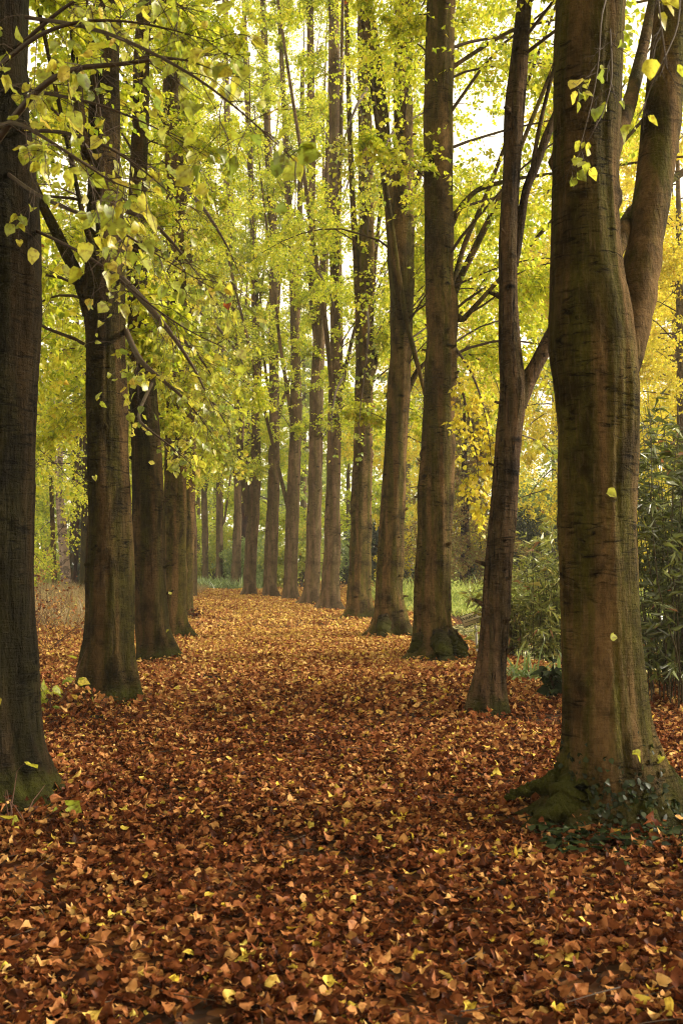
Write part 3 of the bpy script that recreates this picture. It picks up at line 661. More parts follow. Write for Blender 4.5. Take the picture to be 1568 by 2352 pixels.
avenue_tree('L4', [(411, 1462, 58), (406, 1430, 52), (403, 1400, 49), (404, 1169, 49), (406, 941, 46), (408, 764, 44), (405, 506, 42), (396, 300, 40), (388, 0, 36)],
            21.3, 25, 'lime with knobbly bark collars and a clean pale right side, fourth from the left edge', 48, (0.05, 0.1),
            lobes=[(330, 0.28, 0.22, 2.8), (270, 0.12, 0.22, 3)],
            crown=[dict(n1=11, zlo=9, zhi=22, L1=4.2, lobes=[(10, 55, 1, 1)], elev=(30, 60)), dict(n1=54, zlo=4.0, zhi=24, L1=3.4, lobes=LEFT, elev=(10, 60), zbias=1.3)], bark='bark', group=ROW)
avenue_tree('L5', [(430, 1420, 34), (430, 1390, 28), (430, 1340, 26), (433, 1169, 27), (440, 941, 24), (438, 764, 22), (428, 506, 20), (420, 200, 16)],
            28, 27, 'lime half hidden behind its neighbour, suckers at its foot on the path side', 36, (0.08, 0.12),
            lobes=[(330, 0.1, 0.2, 2.8)],
            crown=[dict(n1=11, zlo=9, zhi=24, L1=4.2, lobes=[(10, 55, 1, 1)], elev=(30, 60)), dict(n1=52, zlo=4.0, zhi=26, L1=3.2, lobes=LEFT, elev=(20, 62), zbias=1.2)], bark='bark', group=ROW)
avenue_tree('L6', [(441, 1372, 26), (441, 1330, 24), (443, 1240, 22), (440, 1150, 17), (444, 941, 15), (452, 700, 12), (456, 300, 9), (458, 0, 7)],
            41, 28, 'slim lime just showing beyond the left row, bulging at its foot', 24, (0.12, 0.2),
            crown=[dict(n1=11, zlo=9, zhi=25, L1=4.2, lobes=[(10, 55, 1, 1)], elev=(30, 60)), dict(n1=50, zlo=4.5, zhi=27, L1=3.2, lobes=LEFT, elev=(20, 65))], bark='bark_far', group=ROW)

avenue_tree('L7', [(404, 1364, 26), (404, 1330, 22), (405, 1200, 20), (406, 941, 17), (408, 600, 13), (410, 200, 9)],
            49.5, 28, 'lime of the left row hidden behind the fourth trunk', 24, (0.15, 0.25),
            crown=[dict(n1=24, zlo=4.5, zhi=27, L1=3.8, lobes=[(0, 90, 1, 1), (180, 80, 1, 1)], elev=(25, 66), size=.1)], bark='bark_far', group=ROW)
avenue_tree('L8', [(352, 1354, 22), (352, 1330, 20), (353, 1200, 17), (354, 941, 14), (356, 600, 11), (358, 200, 8)],
            57.5, 28, 'lime of the left row hidden behind the third trunk', 24, (0.15, 0.25),
            crown=[dict(n1=24, zlo=4.5, zhi=27, L1=3.8, lobes=[(0, 90, 1, 1), (180, 80, 1, 1)], elev=(25, 66), size=.11)], bark='bark_far', group=ROW)

# trees added beside, behind and left of the viewpoint to shade path and trunks
S = np.array([[0, 0, -0.3, .3], [0, 0, 1.5, .27], [0.1, 0, 8, .2], [0, 0, 20, .04]])
OV = [(0, 90, 1, 1), (180, 90, 1, 1)]
behind = empty('lime_tree', (-2.6, 1.6, 0), 'unseen lime tree added for shade in the left row beside the viewpoint', 'tree', ROW)
build('trunk', [trunk_mesh(77, S, 40, 0.08, 0.15, [(20, .3, .25, 3), (140, .3, .25, 3), (260, .3, .25, 3)])], [M['bark']], behind)
build('crown', crown_chunks(78, S, 60, 4.8, 19, 5.0, OV, n2=10, n3=5, nleaf=9, size=0.15), [M['twig'], M['lime']], behind)
for k, (x, y, lab) in enumerate([(2.7, 1.0, 'unseen lime tree added for shade in the right row beside the viewpoint'), (-2.9, -4.0, 'unseen lime tree added for shade in the left row behind the viewpoint'),
        (3.0, -4.5, 'unseen lime tree added for shade in the right row behind the viewpoint'), (-3.1, -9.5, 'unseen lime tree added for shade in the left row farther behind the viewpoint'), (3.0, -10, 'unseen lime tree added for shade in the right row farther behind the viewpoint'),
        (-8, -3, 'lime tree added for shade in the wood left of the viewpoint'), (-9, 4.5, 'lime tree added for shade left of the first left trunk'), (-13.5, -1, 'lime tree added for shade deeper left of the viewpoint'), (-14, 10, 'lime tree added for shade deeper beside the first left trunks'), (-7.5, 9, 'lime tree added for shade close behind the first left trunk'), (0.5, -15, 'unseen lime tree added for shade across the avenue behind the viewpoint'), (-8, -12, 'unseen lime tree added for shade left behind the viewpoint')]):  # left wood trees added to block sky light from that side
    copy_tree(behind, (x, y, 0), 2.1 * (k + 1), 1.0, lab)

# ------------------------------------------------------------------ background trees
def bg_tree(name, loc, H, rtr, label, seed, crown, leaf, bark='bark_far', group=None, lean=0.0, cat='tree', segs=14):
    root = empty(name, (loc[0], loc[1], 0), label, cat, group)
    S = np.array([[0, 0, -0.4, rtr * 1.25], [0, 0, 0.0, rtr * 1.15], [lean * .1, 0, H * .1, rtr], [lean * .5, 0, H * .5, rtr * .65], [lean, 0, H, 0.03]])
    build('trunk', [trunk_mesh(seed, S, segs, 0.2, 0.35)], [M[bark]], root)
    if crown: build('crown', crown_chunks(seed + 1, S, **crown), [M['twig'], M[leaf]], root)
    return root
ALL = [(0, 100, 1, 1), (180, 100, 1, 1)]
# yellow limes across and beside the pond
WG = 'yellow limes round the pond'
y1 = bg_tree('lime_tree', (12.2, 35.5), 19, .24, 'golden lime beyond the pond, drooping between the stout and the leaning trunk', 201,
             dict(n1=60, zlo=3.2, zhi=18, L1=5.2, lobes=ALL, elev=(0, 50), droop=0.2, size=0.12, rmean=0.55), 'gold', group=WG)
copy_tree(y1, (8.5, 64.0, 0), 1.3, 1.05, 'golden lime standing farther off behind the reeds of the far bank', WG)
copy_tree(y1, (15.2, 45.0, 0), 2.4, 1.0, 'golden lime beyond the pond, seen right of the thick forked trunk', WG)
copy_tree(y1, (12.8, 50.0, 0), 2.9, 1.4, 'tallest golden lime across the pond, crown filling the gap beside the stout trunk', WG)
copy_tree(y1, (21.0, 57.0, 0), 4.0, 1.15, 'golden lime farther off behind the tall bamboo', WG)
copy_tree(y1, (4.4, 52.0, 0), 5.1, 1.1, 'golden lime behind the middle of the right row', WG)
# hazy olive trees, shrubs and the rusty conifer across the water
h1 = bg_tree('poplar_tree', (15.5, 72), 24, .35, 'tall pale olive tree rising hazily behind the grey-green shrub', 221,
             dict(n1=60, zlo=3, zhi=23, L1=5.0, lobes=ALL, elev=(40, 70), size=0.2, rmean=0.3, n2=10, n3=4, thin_top=.6), 'wood')
FT = 'tall trees far behind the pond'
h1['group'] = FT
copy_tree(h1, (27, 78, 0), 1.0, 1.0, 'tall olive tree far behind the bamboo at the right edge', FT)
copy_tree(h1, (5.5, 84, 0), 2.0, 1.15, 'tall olive tree far behind the middle of the right row', FT)
copy_tree(h1, (-3.5, 92, 0), 3.1, 1.1, 'tall olive tree far behind the row where it bends', FT)
copy_tree(h1, (-12, 96, 0), 4.4, 1.15, 'tall olive tree far behind the end of the path', FT)
copy_tree(h1, (-22, 92, 0), 5.2, 1.05, 'tall olive tree far behind the slim last limes', FT)

def shrub(name, loc, rx, ry, h, label, seed, leaf, n=9000, size=0.12, group=None, tpl=LEAF5, stems=9, shell=0.6, low=0.1, flat=0.6):
    g = np.random.default_rng(seed)
    root = empty(name, (loc[0], loc[1], float(ground_z(loc[0], loc[1]))), label, 'shrub', group)
    m = 26
    cu = g.normal(0, 1, (m, 3)); cu = norm(cu); cu[:, 2] = np.abs(cu[:, 2])
    cen = cu * np.array([rx, ry, h * (1 - low)]) * g.uniform(0.45, 0.85, (m, 1)); cen[:, 2] += h * low
    rad = g.uniform(0.25, 0.45, m) * min(rx, h)
    k = g.integers(0, m, n)
    q = norm(g.normal(0, 1, (n, 3))) * (g.random((n, 1)) ** (1 / 2.4)) * rad[k][:, None]; q[:, 2] *= flat
    p = cen[k] + q
    p[:, 2] = np.maximum(p[:, 2], 0.05)
    ax = norm(q + 0.4 * g.normal(0, 1, (n, 3)) * rad[k][:, None]); ax[:, 2] -= 0.4
    nr = g.normal(0, 0.6, (n, 3)); nr[:, 2] += 0.8
    r = np.clip(g.normal(0.45, 0.22, n) + g.normal(0, 0.12, m)[k], 0, 1)
    st = np.zeros((m, 3)); st[:, :2] = g.normal(0, 0.12, (m, 2)) * [rx, ry]
    mid = st * .5 + cen * .5; mid[:, 2] *= .9
    build('stems', [tubes(np.stack([st, mid, cen], 1), 0.04, 0.01, 4)], [M['twig']], root)
    build('foliage', [place_leaves(g, p, ax, nr, size * g.uniform(.6, 1.3, n), tpl, 0, r)], [M[leaf]], root)
    return root
shrub('grey_green_shrub', (11.5, 55), 4.6, 3, 7.2, 'broad grey-green shrub over a dark gap, behind the leaning slender trunk', 301, 'grey', 16000, 0.17)
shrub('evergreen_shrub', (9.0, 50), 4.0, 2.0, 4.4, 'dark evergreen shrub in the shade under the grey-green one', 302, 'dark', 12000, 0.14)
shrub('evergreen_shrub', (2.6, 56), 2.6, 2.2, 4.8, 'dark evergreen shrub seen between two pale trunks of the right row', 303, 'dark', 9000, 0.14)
shrub('grey_green_shrub', (18.5, 50), 4.6, 3, 5.5, 'grey-green shrub behind the bamboo at the right edge', 304, 'grey', 12000, 0.16)
cy = bg_tree('rusty_conifer', (5.7, 46), 9.5, .26, 'feathery rust and olive conifer on the far bank, right of the stout mossy-rooted trunk', 311,
             dict(n1=60, zlo=0.8, zhi=9, L1=3.2, lobes=ALL, elev=(0, 30), droop=0.12, size=0.11, rmean=0.5, n2=16, n3=5, nleaf=7, thin_top=.75, low_len=1.0, tpl=LEAF5), 'rust', 'bark_red')
# greenery closing the far end of the path
UG = 'shrubs closing the far end of the path'
for kk, (x, y, rx, h, leaf, lab) in enumerate([(-13.2, 70, 2.6, 3.4, 'wood', 'dark olive bramble shrub behind the second and third last limes'),
        (-17.5, 66, 3.0, 2.2, 'wood', 'low bramble shrub at the left end of the strap-leaved plants'),
        (-9.2, 74, 2.6, 5.0, 'wood', 'rounded yellow-green shrub behind the hollow stump'),
        (-6.2, 66, 2.4, 4.2, 'grey', 'grey-green shrub behind the V-forked lime'),
        (-2.6, 60, 2.4, 4.4, 'wood', 'olive shrub behind the lime with the bark wound'),
        (-20.5, 80, 4.0, 6.5, 'wood', 'tall loose shrub beyond the left row'),
        (0.4, 66, 3.0, 4.8, 'grey', 'grey-green shrub far behind the twin-ribbed stem')]):
    shrub('undergrowth_shrub', (x, y), rx, rx * .8, h, lab, 320 + kk, leaf, 8000, 0.15, UG)
EG = 'yellow-green trees closing the far end'
e1 = bg_tree('maple_tree', (-11.5, 80), 15, .2, 'yellow-green tree filling the gap behind the last limes', 331,
             dict(n1=60, zlo=2.2, zhi=14.5, L1=5.0, lobes=ALL, elev=(5, 50), droop=0.12, size=0.19, rmean=0.4, n2=11, n3=5), 'lime', group=EG)
for x, y, a, s, lab in [(-5.5, 76, 1.2, 1.0, 'yellow-green tree behind the V-forked lime and its neighbour'), (-17.5, 86, 2.2, 1.15, 'yellow-green tree left of the last slim limes'),
                        (0.5, 74, 3.3, 1.05, 'yellow-green tree behind the lime with the root flare'), (-24.5, 76, 4.1, 1.1, 'yellow-green tree behind the fourth trunk of the left row')]:
    copy_tree(e1, (x, y, 0), a, s, lab, EG)
# the edge of the wood far behind everything
g = np.random.default_rng(350); n = 90000
a_ = g.uniform(R(-48), R(48), n); rr_ = g.uniform(104, 122, n)
x = rr_ * np.sin(a_); y = rr_ * np.cos(a_)
top = 15 + 3.5 * np.sin(a_ * 21) + 2.5 * np.sin(a_ * 47 + 1) + 1.5 * np.sin(a_ * 90)
z = top * (1 - g.random(n) ** 1.6)
pos = np.stack([x, y, z], 1) + g.normal(0, .5, (n, 3))
tag(build('far_treeline', [place_leaves(g, pos, g.normal(0, 1, (n, 3)), g.normal(0, .7, (n, 3)) + [0, -.5, .6], .55 * g.uniform(.5, 1.2, n), LEAF5, 0, np.clip(.35 + .25 * np.sin(a_ * 33) + g.normal(0, .2, n), 0, 1))], [M['wood']]),
    'olive and yellow edge of the far-off wood', 'treeline', kind='stuff')
# fallen and hollow wood at the far end
def lathe_trunk(name, loc, h, rb, rt, label, cat, mat, seed, hole=None):
    root = empty(name, loc, label, cat)
    S = np.array([[0, 0, -0.3, rb], [0, 0, 0, rb], [0, 0, h * .25, (rb + rt) / 2], [0.1, 0, h * .6, rt], [0.15, 0, h, rt * .8]])
    build('trunk', [trunk_mesh(seed, S, 28, .1, .2, [(200, rb * .5, .5, 2.5), (270, rb * .5, .5, 2.5), (340, rb * .5, .5, 2.5)], flute=.08)], [M[mat]], root)
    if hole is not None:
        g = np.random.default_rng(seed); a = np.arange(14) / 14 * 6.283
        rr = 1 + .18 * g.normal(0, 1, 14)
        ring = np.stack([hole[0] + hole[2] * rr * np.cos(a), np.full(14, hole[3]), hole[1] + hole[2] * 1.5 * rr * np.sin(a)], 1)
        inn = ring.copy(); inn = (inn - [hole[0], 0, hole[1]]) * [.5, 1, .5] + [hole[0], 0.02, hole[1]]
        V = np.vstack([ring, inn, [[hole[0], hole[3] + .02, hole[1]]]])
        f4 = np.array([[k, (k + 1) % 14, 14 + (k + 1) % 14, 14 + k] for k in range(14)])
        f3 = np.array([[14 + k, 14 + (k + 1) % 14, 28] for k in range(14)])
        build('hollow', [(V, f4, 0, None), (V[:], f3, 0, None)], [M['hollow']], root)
    return root
p = P(558, 1330, 70)
lathe_trunk('redwood_tree', (p[0], 70, 0), 20, 0.85, 0.34, 'dark red furrowed trunk between two far limes', 'tree', 'bark_red', 341)
p = P(522, 1334, 68)
lathe_trunk('hollow_stump', (p[0], 68, 0), 1.15, 0.95, 0.75, 'broken dark brown stump with a black hollow at the far end of the path', 'stump', 'bark_red', 342, (0.3, 0.7, 0.26, -0.98))
# ------------------------------------------------------------------ wood left of the avenue: birches and pale poles
def pole(name, x_, ybase, d, w, xt, yt, mat, label, cat='tree', group=None, H=16, seed=1, segs=18):
    b = P(x_, ybase, d); t = P(xt, yt, d)
    r = w / 2 * d / F
    lean = (t[0] - b[0]) / (t[2] - b[2] + 1e-6)
    root = empty(name, (b[0], d, float(ground_z(b[0], d))), label, cat, group)
    S = np.array([[0, 0, -0.3, r * 1.35], [0, 0, 0.15, r * 1.2], [lean * 1.2, 0, 1.2, r], [lean * 5, 0, 5, r * .85], [lean * 9, 0, H, r * .3]])
    build('trunk', [trunk_mesh(seed, S, segs, .15, .25)], [M[mat]], root)
    return root
pole('birch_tree', 157, 1352, 50, 17, 141, 1137, 'birch', 'thick white-barked birch leaning left, middle of its cluster', H=17, seed=401)
pole('birch_tree', 146, 1350, 51, 7, 134, 1180, 'birch', 'thin birch hugging the left side of the thick birch', H=14, seed=402)
pole('birch_tree', 126, 1352, 49, 11, 121, 1190, 'bark', 'darker upright birch standing left of the thick white one', H=15, seed=403)
pole('birch_tree', 172, 1350, 50, 8, 182, 1140, 'bark_red', 'dark thin birch leaning right, beside the thick white one', H=15, seed=404)
WP = 'pale trunks of the wood beyond the birches'
pl = [(84, 14, 95), (98, 9, 88), (106, 11, 100), (116, 8, 92), (137, 7, 105), (184, 8, 90), (194, 10, 84), (203, 8, 96), (165, 7, 110), (62, 12, 90), (215, 8, 90), (40, 10, 100), (230, 9, 95)]
p0 = None
plab = ['widest pale pole at the left end of the wood', 'pale pole of the wood, second from the near dark trunk', 'greyish pole of the wood left of the birches', 'thin pole close left of the dark upright birch', 'thin pole seen between two birches',
        'thin pale pole just right of the dark thin birch', 'pale pole of the wood next to the stout burled lime', 'thin pole touching the outline of the stout burled lime', 'hair-thin pole behind the thick birch', 'pole hidden by the near dark trunk, left part',
        'pole hidden by the stout burled lime', 'pole hidden by the near dark trunk, far left', 'pole hidden behind the stout burled lime, right part']
for q, (x_, w, d) in enumerate(pl):
    b = P(x_, 1325, d)
    if p0 is None:
        p0 = pole('wood_pole_tree', x_, 1325, d, w, x_, 1100, 'bark_far', plab[0], group=WP, H=20, seed=410, segs=12); w0 = w * d
    else:
        s_ = w * d / w0
        c = copy_tree(p0, (b[0], d, 0), q * 1.3, 1.0, plab[q], WP); c.scale = (s_, s_, 1.0)
WC = 'leafy trees of the wood left of the avenue'
wc = bg_tree('woodland_tree', (-9.5, 21.5), 15, .2, 'yellow-green woodland tree with drooping branches between the first two left trunks', 431,
             dict(n1=62, zlo=3.2, zhi=14, L1=4.4, lobes=ALL, elev=(-5, 45), droop=0.15, size=0.1, rmean=0.5, n2=12, n3=5), 'lime', 'bark_dark', group=WC)
for x, y, a, s, lab in [(-13.0, 33, 1.0, 1.1, 'woodland tree behind the stout burled lime'), (-19.0, 45, 2.2, 1.25, 'woodland tree over the birch cluster'), (-10.5, 41, 3.0, 1.15, 'woodland tree behind the third and fourth left trunks'),
                        (-15.0, 56, 4.4, 1.3, 'woodland tree far behind the left row'), (-26, 66, 5.0, 1.4, 'woodland tree far behind the birches'), (-8.5, 13, 5.6, 1.0, 'woodland tree behind the near dark trunk'),
                        (-34, 80, 0.5, 1.5, 'woodland tree at the far left of the wood'), (-20, 100, 1.7, 1.4, 'woodland tree at the far end of the meadow')]:
    copy_tree(wc, (x, y, 0), a, s, lab, WC)
shrub('evergreen_shrub', (-14.2, 56), 1.0, 1.6, 6.0, 'dark conifer boughs beside the stout burled lime', 441, 'dark', 2500, 0.16, flat=.35)

# ------------------------------------------------------------------ explicit leafy sprays of the near trees
def spray(tree, pts, wpx, seed, nleaf=90, size=0.085, spread=0.5, lm='near', n2=16, droop=0.12, rmean=0.45, name='branch'):
    """one traced bough (x, y, depth) with its twigs and leaves, a part of its tree"""
    root, bx, by, sps = TREES[tree]
    g = np.random.default_rng(seed)
    W = np.array([P(*q) for q in pts]) - [bx, by, 0]
    W = smooth_path(W, 16)
    d0 = pts[0][2]
    ch = [tube(W, np.linspace(wpx / 2 * d0 / F, 0.002, 16), 6, 0)]
    idx, t, p_, dd = offshoots(g, W[None], n2, 0.12, 0.75, 0.5)
    b2 = grow(g, p_, dd, spread * (1.05 - 0.6 * t) * g.uniform(.5, 1.2, n2), 6, droop, 0.12)
    ch.append(tubes(b2, 0.003, 0.0012, 4, 0))
    idx, t, p_, dd = offshoots(g, b2, n2 * 3, 0.1, 0.7, 0.5)
    b3 = grow(g, p_, dd, spread * .35 * g.uniform(.4, 1.2, n2 * 3), 4, droop, 0.12)
    ch.append(tubes(b3, 0.0018, 0.001, 3, 0))
    ch += leaf_on(g, b3, int(nleaf * .7), size, LEAF9 if d0 < 9 else LEAF7, 1, rmean, .22, 0.1, 0.7, .045)
    ch += leaf_on(g, b2, int(nleaf * .3), size, LEAF7, 1, rmean, .22, 0.2, 0.7, .045)
    return build(name, ch, [M['twig'], M[lm]], root)
# boughs of the first left tree reaching over the path
spray('L1', [(-10, 330, 6.4), (67, 222, 5.0), (152, 155, 4.6), (287, 148, 4.4), (405, 128, 4.3), (490, 160, 4.2)], 16, 501, 54, 0.079, .6)
spray('L1', [(-20, 300, 6.4), (24, 277, 4.8), (67, 294, 4.6), (169, 358, 4.4), (270, 429, 4.3), (358, 442, 4.2)], 10, 502, 54, 0.079, .55)
spray('L1', [(20, 400, 6.6), (84, 449, 5.4), (169, 486, 5.2), (270, 526, 5.0), (337, 570, 4.9), (450, 640, 4.8)], 10, 503, 54, 0.075, .6)
spray('L1', [(-10, 160, 6.5), (64, 95, 5.2), (120, 66, 4.9), (200, 44, 4.8), (340, 51, 4.7), (520, 105, 4.6)], 12, 504, 61, 0.079, .6)
spray('L1', [(60, 40, 6.5), (210, 60, 4.6), (330, 110, 4.2), (450, 175, 4.0), (560, 260, 3.9), (680, 372, 3.8)], 9, 505, 30, 0.077, .5, rmean=.3)
spray('L1', [(40, 300, 6.8), (140, 300, 5.8), (240, 330, 5.6), (330, 390, 5.4), (420, 470, 5.2)], 10, 506, 36, 0.075, .7)
spray('L1', [(30, 200, 6.8), (140, 220, 5.9), (230, 240, 5.6), (330, 280, 5.5), (430, 330, 5.3)], 10, 507, 36, 0.075, .7)
spray('L1', [(30, 120, 6.8), (140, 20, 5.6), (230, -30, 5.3), (330, -20, 5.2), (440, 30, 5.0)], 10, 508, 40, 0.075, .7)
spray('L1', [(60, 520, 7.0), (150, 560, 6.2), (240, 610, 6.0), (330, 690, 5.8), (430, 760, 5.7), (520, 800, 5.6)], 8, 509, 23, 0.070, .55)
# boughs of the second, third and fourth left trees hanging at the path side
spray('L2', [(280, 640, 11.5), (330, 690, 9.6), (390, 760, 9.2), (450, 850, 9.0), (500, 960, 8.9)], 18, 511, 204, .085, .85, n2=28)
spray('L2', [(290, 760, 11.5), (320, 830, 9.6), (370, 870, 9.2), (430, 920, 9.0), (490, 1000, 8.9)], 14, 512, 161, .085, .7, n2=24)
spray('L2', [(280, 480, 11.5), (340, 500, 10.2), (400, 560, 9.9), (470, 650, 9.6)], 16, 513, 204, .085, .9, n2=28)
spray('L3', [(350, 880, 16.4), (310, 960, 12.4), (345, 990, 12), (400, 1030, 11.8), (448, 1075, 11.6)], 8, 514, 74, .085, .45, rmean=.6)
spray('L3', [(340, 700, 16.4), (400, 760, 14.5), (460, 820, 14.2), (510, 900, 14)], 14, 515, 235, .085, 1.1, n2=30)
spray('L3', [(335, 560, 16.4), (400, 600, 15), (470, 660, 14.6), (530, 740, 14.4)], 14, 516, 235, .085, 1.1, n2=30)
spray('L4', [(420, 820, 21.3), (460, 880, 19), (500, 940, 18.6), (540, 1010, 18.4)], 12, 517, 260, .09, 1.4, n2=34)
spray('L4', [(425, 1000, 21.3), (455, 1010, 19.5), (490, 1030, 19), (530, 1060, 18.8)], 10, 518, 186, .09, 1.0, n2=26)
spray('L5', [(440, 700, 28), (490, 740, 25), (540, 800, 24.6), (580, 880, 24)], 10, 519, 322, .095, 2.0, n2=36)
spray('L4', [(415, 420, 21.3), (470, 480, 19), (520, 560, 18.6), (560, 650, 18.4)], 12, 520, 260, .09, 1.6, n2=34)
# hanging twigs in front of the right row
spray('R1', [(1410, -60, 6.3), (1378, 30, 5.2), (1376, 130, 5.1), (1360, 230, 5.05), (1330, 340, 5.0), (1318, 390, 5.0)], 4, 531, 17, .062, .26, n2=8, rmean=.55)
spray('R1', [(1400, 60, 6.3), (1404, 130, 5.2), (1404, 190, 5.1), (1385, 260, 5.05), (1366, 290, 5.0)], 4, 532, 13, .06, .24, n2=8, rmean=.5)
spray('R1', [(1470, -300, 5.6), (1500, -120, 3.6), (1512, 20, 3.3), (1522, 100, 3.2), (1530, 150, 3.2)], 4, 533, 4, .07, .14, n2=5, rmean=.6)
spray('R1', [(1560, -100, 5.0), (1560, 60, 4.2), (1500, 180, 4.1), (1475, 250, 4.1)], 4, 534, 7, .07, .2, n2=5, rmean=.6)
spray('R5', [(842, 700, 28), (848, 760, 21), (838, 850, 20.6), (826, 940, 20.4), (822, 1040, 20.3)], 6, 535, 120, .085, .7, n2=18, rmean=.3)
spray('R6', [(790, 860, 33), (770, 900, 25), (760, 960, 24.5), (764, 1060, 24.3)], 6, 536, 70, .085, .7, n2=12, rmean=.3)
spray('R4', [(905, 300, 21.5), (880, 340, 18.5), (850, 390, 18.2), (825, 450, 18.1)], 7, 537, 150, .085, 1.0, n2=18, rmean=.55)
spray('R5', [(845, 200, 28), (820, 240, 22), (795, 300, 21.6), (780, 400, 21.4)], 8, 538, 220, .09, 1.4, n2=22, rmean=.5)
spray('R3', [(1046, 860, 16.5), (1062, 900, 15.8), (1082, 980, 15.6), (1096, 1060, 15.5), (1104, 1160, 15.4)], 7, 541, 420, .08, .8, lm='gold', n2=30, rmean=.5)
spray('R3', [(1046, 800, 16.5), (1080, 850, 15.8), (1108, 920, 15.6), (1124, 1010, 15.5), (1130, 1100, 15.4)], 7, 542, 420, .08, .7, lm='gold', n2=22, rmean=.6)
spray('R2', [(1200, 1000, 11.5), (1230, 1010, 13), (1262, 1035, 13), (1290, 1060, 13)], 4, 543, 60, .085, .4, n2=10, rmean=.5)

# single yellow leaves caught on bark or on spider threads
g = np.random.default_rng(551)
for px_, py_, d_, sz, lab in [(1393, 1131, 5.9, .075, 'single yellow leaf caught halfway up the thick forked trunk'), (1406, 1457, 5.9, .06, 'single yellow leaf stuck on the bark of the thick forked trunk below the other'),
        (1453, 1728, 5.9, .07, 'pale yellow leaf clinging low on the thick forked trunk above the ivy'), (1518, 1740, 6.2, .07, 'long green-yellow leaf clinging to the right root flare of the thick forked trunk'),
        (217, 1095, 10.9, .085, 'yellow leaf caught on the left side of the stout burled lime'), (389, 1360, 15.7, .07, 'yellow leaf hanging before the trunk with the mossy root'),
        (388, 1447, 15.7, .07, 'lowest yellow leaf hanging before the trunk with the mossy root'), (10, 1612, 6.0, .09, 'green-yellow leaf on the near dark trunk at the left edge')]:
    c = P(px_, py_, d_)
    o = build('clinging_leaf', [place_leaves(g, np.zeros((1, 3)), np.array([[g.uniform(-1, 1), -.3, -.5]]), np.array([[g.uniform(-1, 1), -.55, .7]]), np.array([sz * .85]), LEAF9, 0, np.array([.55]), .5, .7)], [M['near']], loc=tuple(c))
    tag(o, lab, 'leaf', 'single leaves caught on the trunks')

# ------------------------------------------------------------------ bamboo, strap plants, dark herb, ivy, sprouts
def bamboo(loc, rad, h, nculm, label, seed, nleaf=34, size=0.17, rmean=.45, low=.28):
    g = np.random.default_rng(seed)
    root = empty('bamboo_clump', (loc[0], loc[1], float(ground_z(loc[0], loc[1]))), label, 'bamboo', 'bamboo clumps along the pond bank')
    a = g.uniform(0, 6.28, nculm); rr = rad * np.sqrt(g.random(nculm))
    st = np.stack([rr * np.cos(a), rr * np.sin(a), np.full(nculm, -.1)], 1)
    d = np.stack([np.cos(a) * rr / rad * .10, np.sin(a) * rr / rad * .10, np.ones(nculm)], 1) + g.normal(0, .04, (nculm, 3))
    b = grow(g, st, d, h * g.uniform(.65, 1.08, nculm), 9, -0.0, 0.06)
    b[:, 6:, 0] += np.cos(a)[:, None] * np.array([.03, .08, .16]) * h * .25
    for k in range(nculm):
        if k < 60: build('culm', [tube(b[k], np.linspace(.009, .003, 9), 5)], [M['culm']], root)
    idx, t, p_, dd = offshoots(g, b, nculm * 14, low, 1.0, .8)
    tw = grow(g, p_, dd, g.uniform(.1, .4, len(p_)), 4, .1, .12)
    n = nculm * nleaf * 4
    ix = g.integers(0, len(tw), n); tt = g.random(n) ** .5
    p2, d2 = along(tw, ix, tt)
    ax = norm(d2 + .8 * g.normal(0, 1, (n, 3)) * [1, 1, .6]); ax[:, 2] -= g.uniform(0, .8, n)
    nr = g.normal(0, .7, (n, 3)); nr[:, 2] += .8
    r = np.clip(g.normal(rmean, .22, n), 0, .93); r = np.where(g.random(n) < .02, 1, r)
    T = LANCE[0] * [1.35, 1, 1]
    build('leaves', [tubes(tw, .002, .001, 3, 0), place_leaves(g, p2, ax, nr, size * g.uniform(.5, 1.3, n), (T, LANCE[1]), 1, r, .1, .5)], [M['culm'], M['bamboo']], root)
    return root
bamboo((3.02, 19.2), .22, 1.35, 22, 'light low bamboo clump behind the warning sign', 601, 9, .2, .8)
bamboo((3.25, 17.0), .55, 2.0, 46, 'bushy bamboo clump between the leaning trunk and the thick forked trunk', 602, 17, .18, .65)
bamboo((3.9, 16.6), .55, 3.0, 40, 'bamboo clump showing at the left edge of the thick forked trunk', 603, 17, .18, .6)
bamboo((3.72, 11.2), .42, 3.5, 46, 'tall dark bamboo clump right of the thick forked trunk', 604, 34, .16, .12, .1)
bamboo((4.6, 12.6), .6, 3.6, 48, 'tall bamboo clump standing behind the dark one at the right edge', 605, 34, .17, .18, .1)

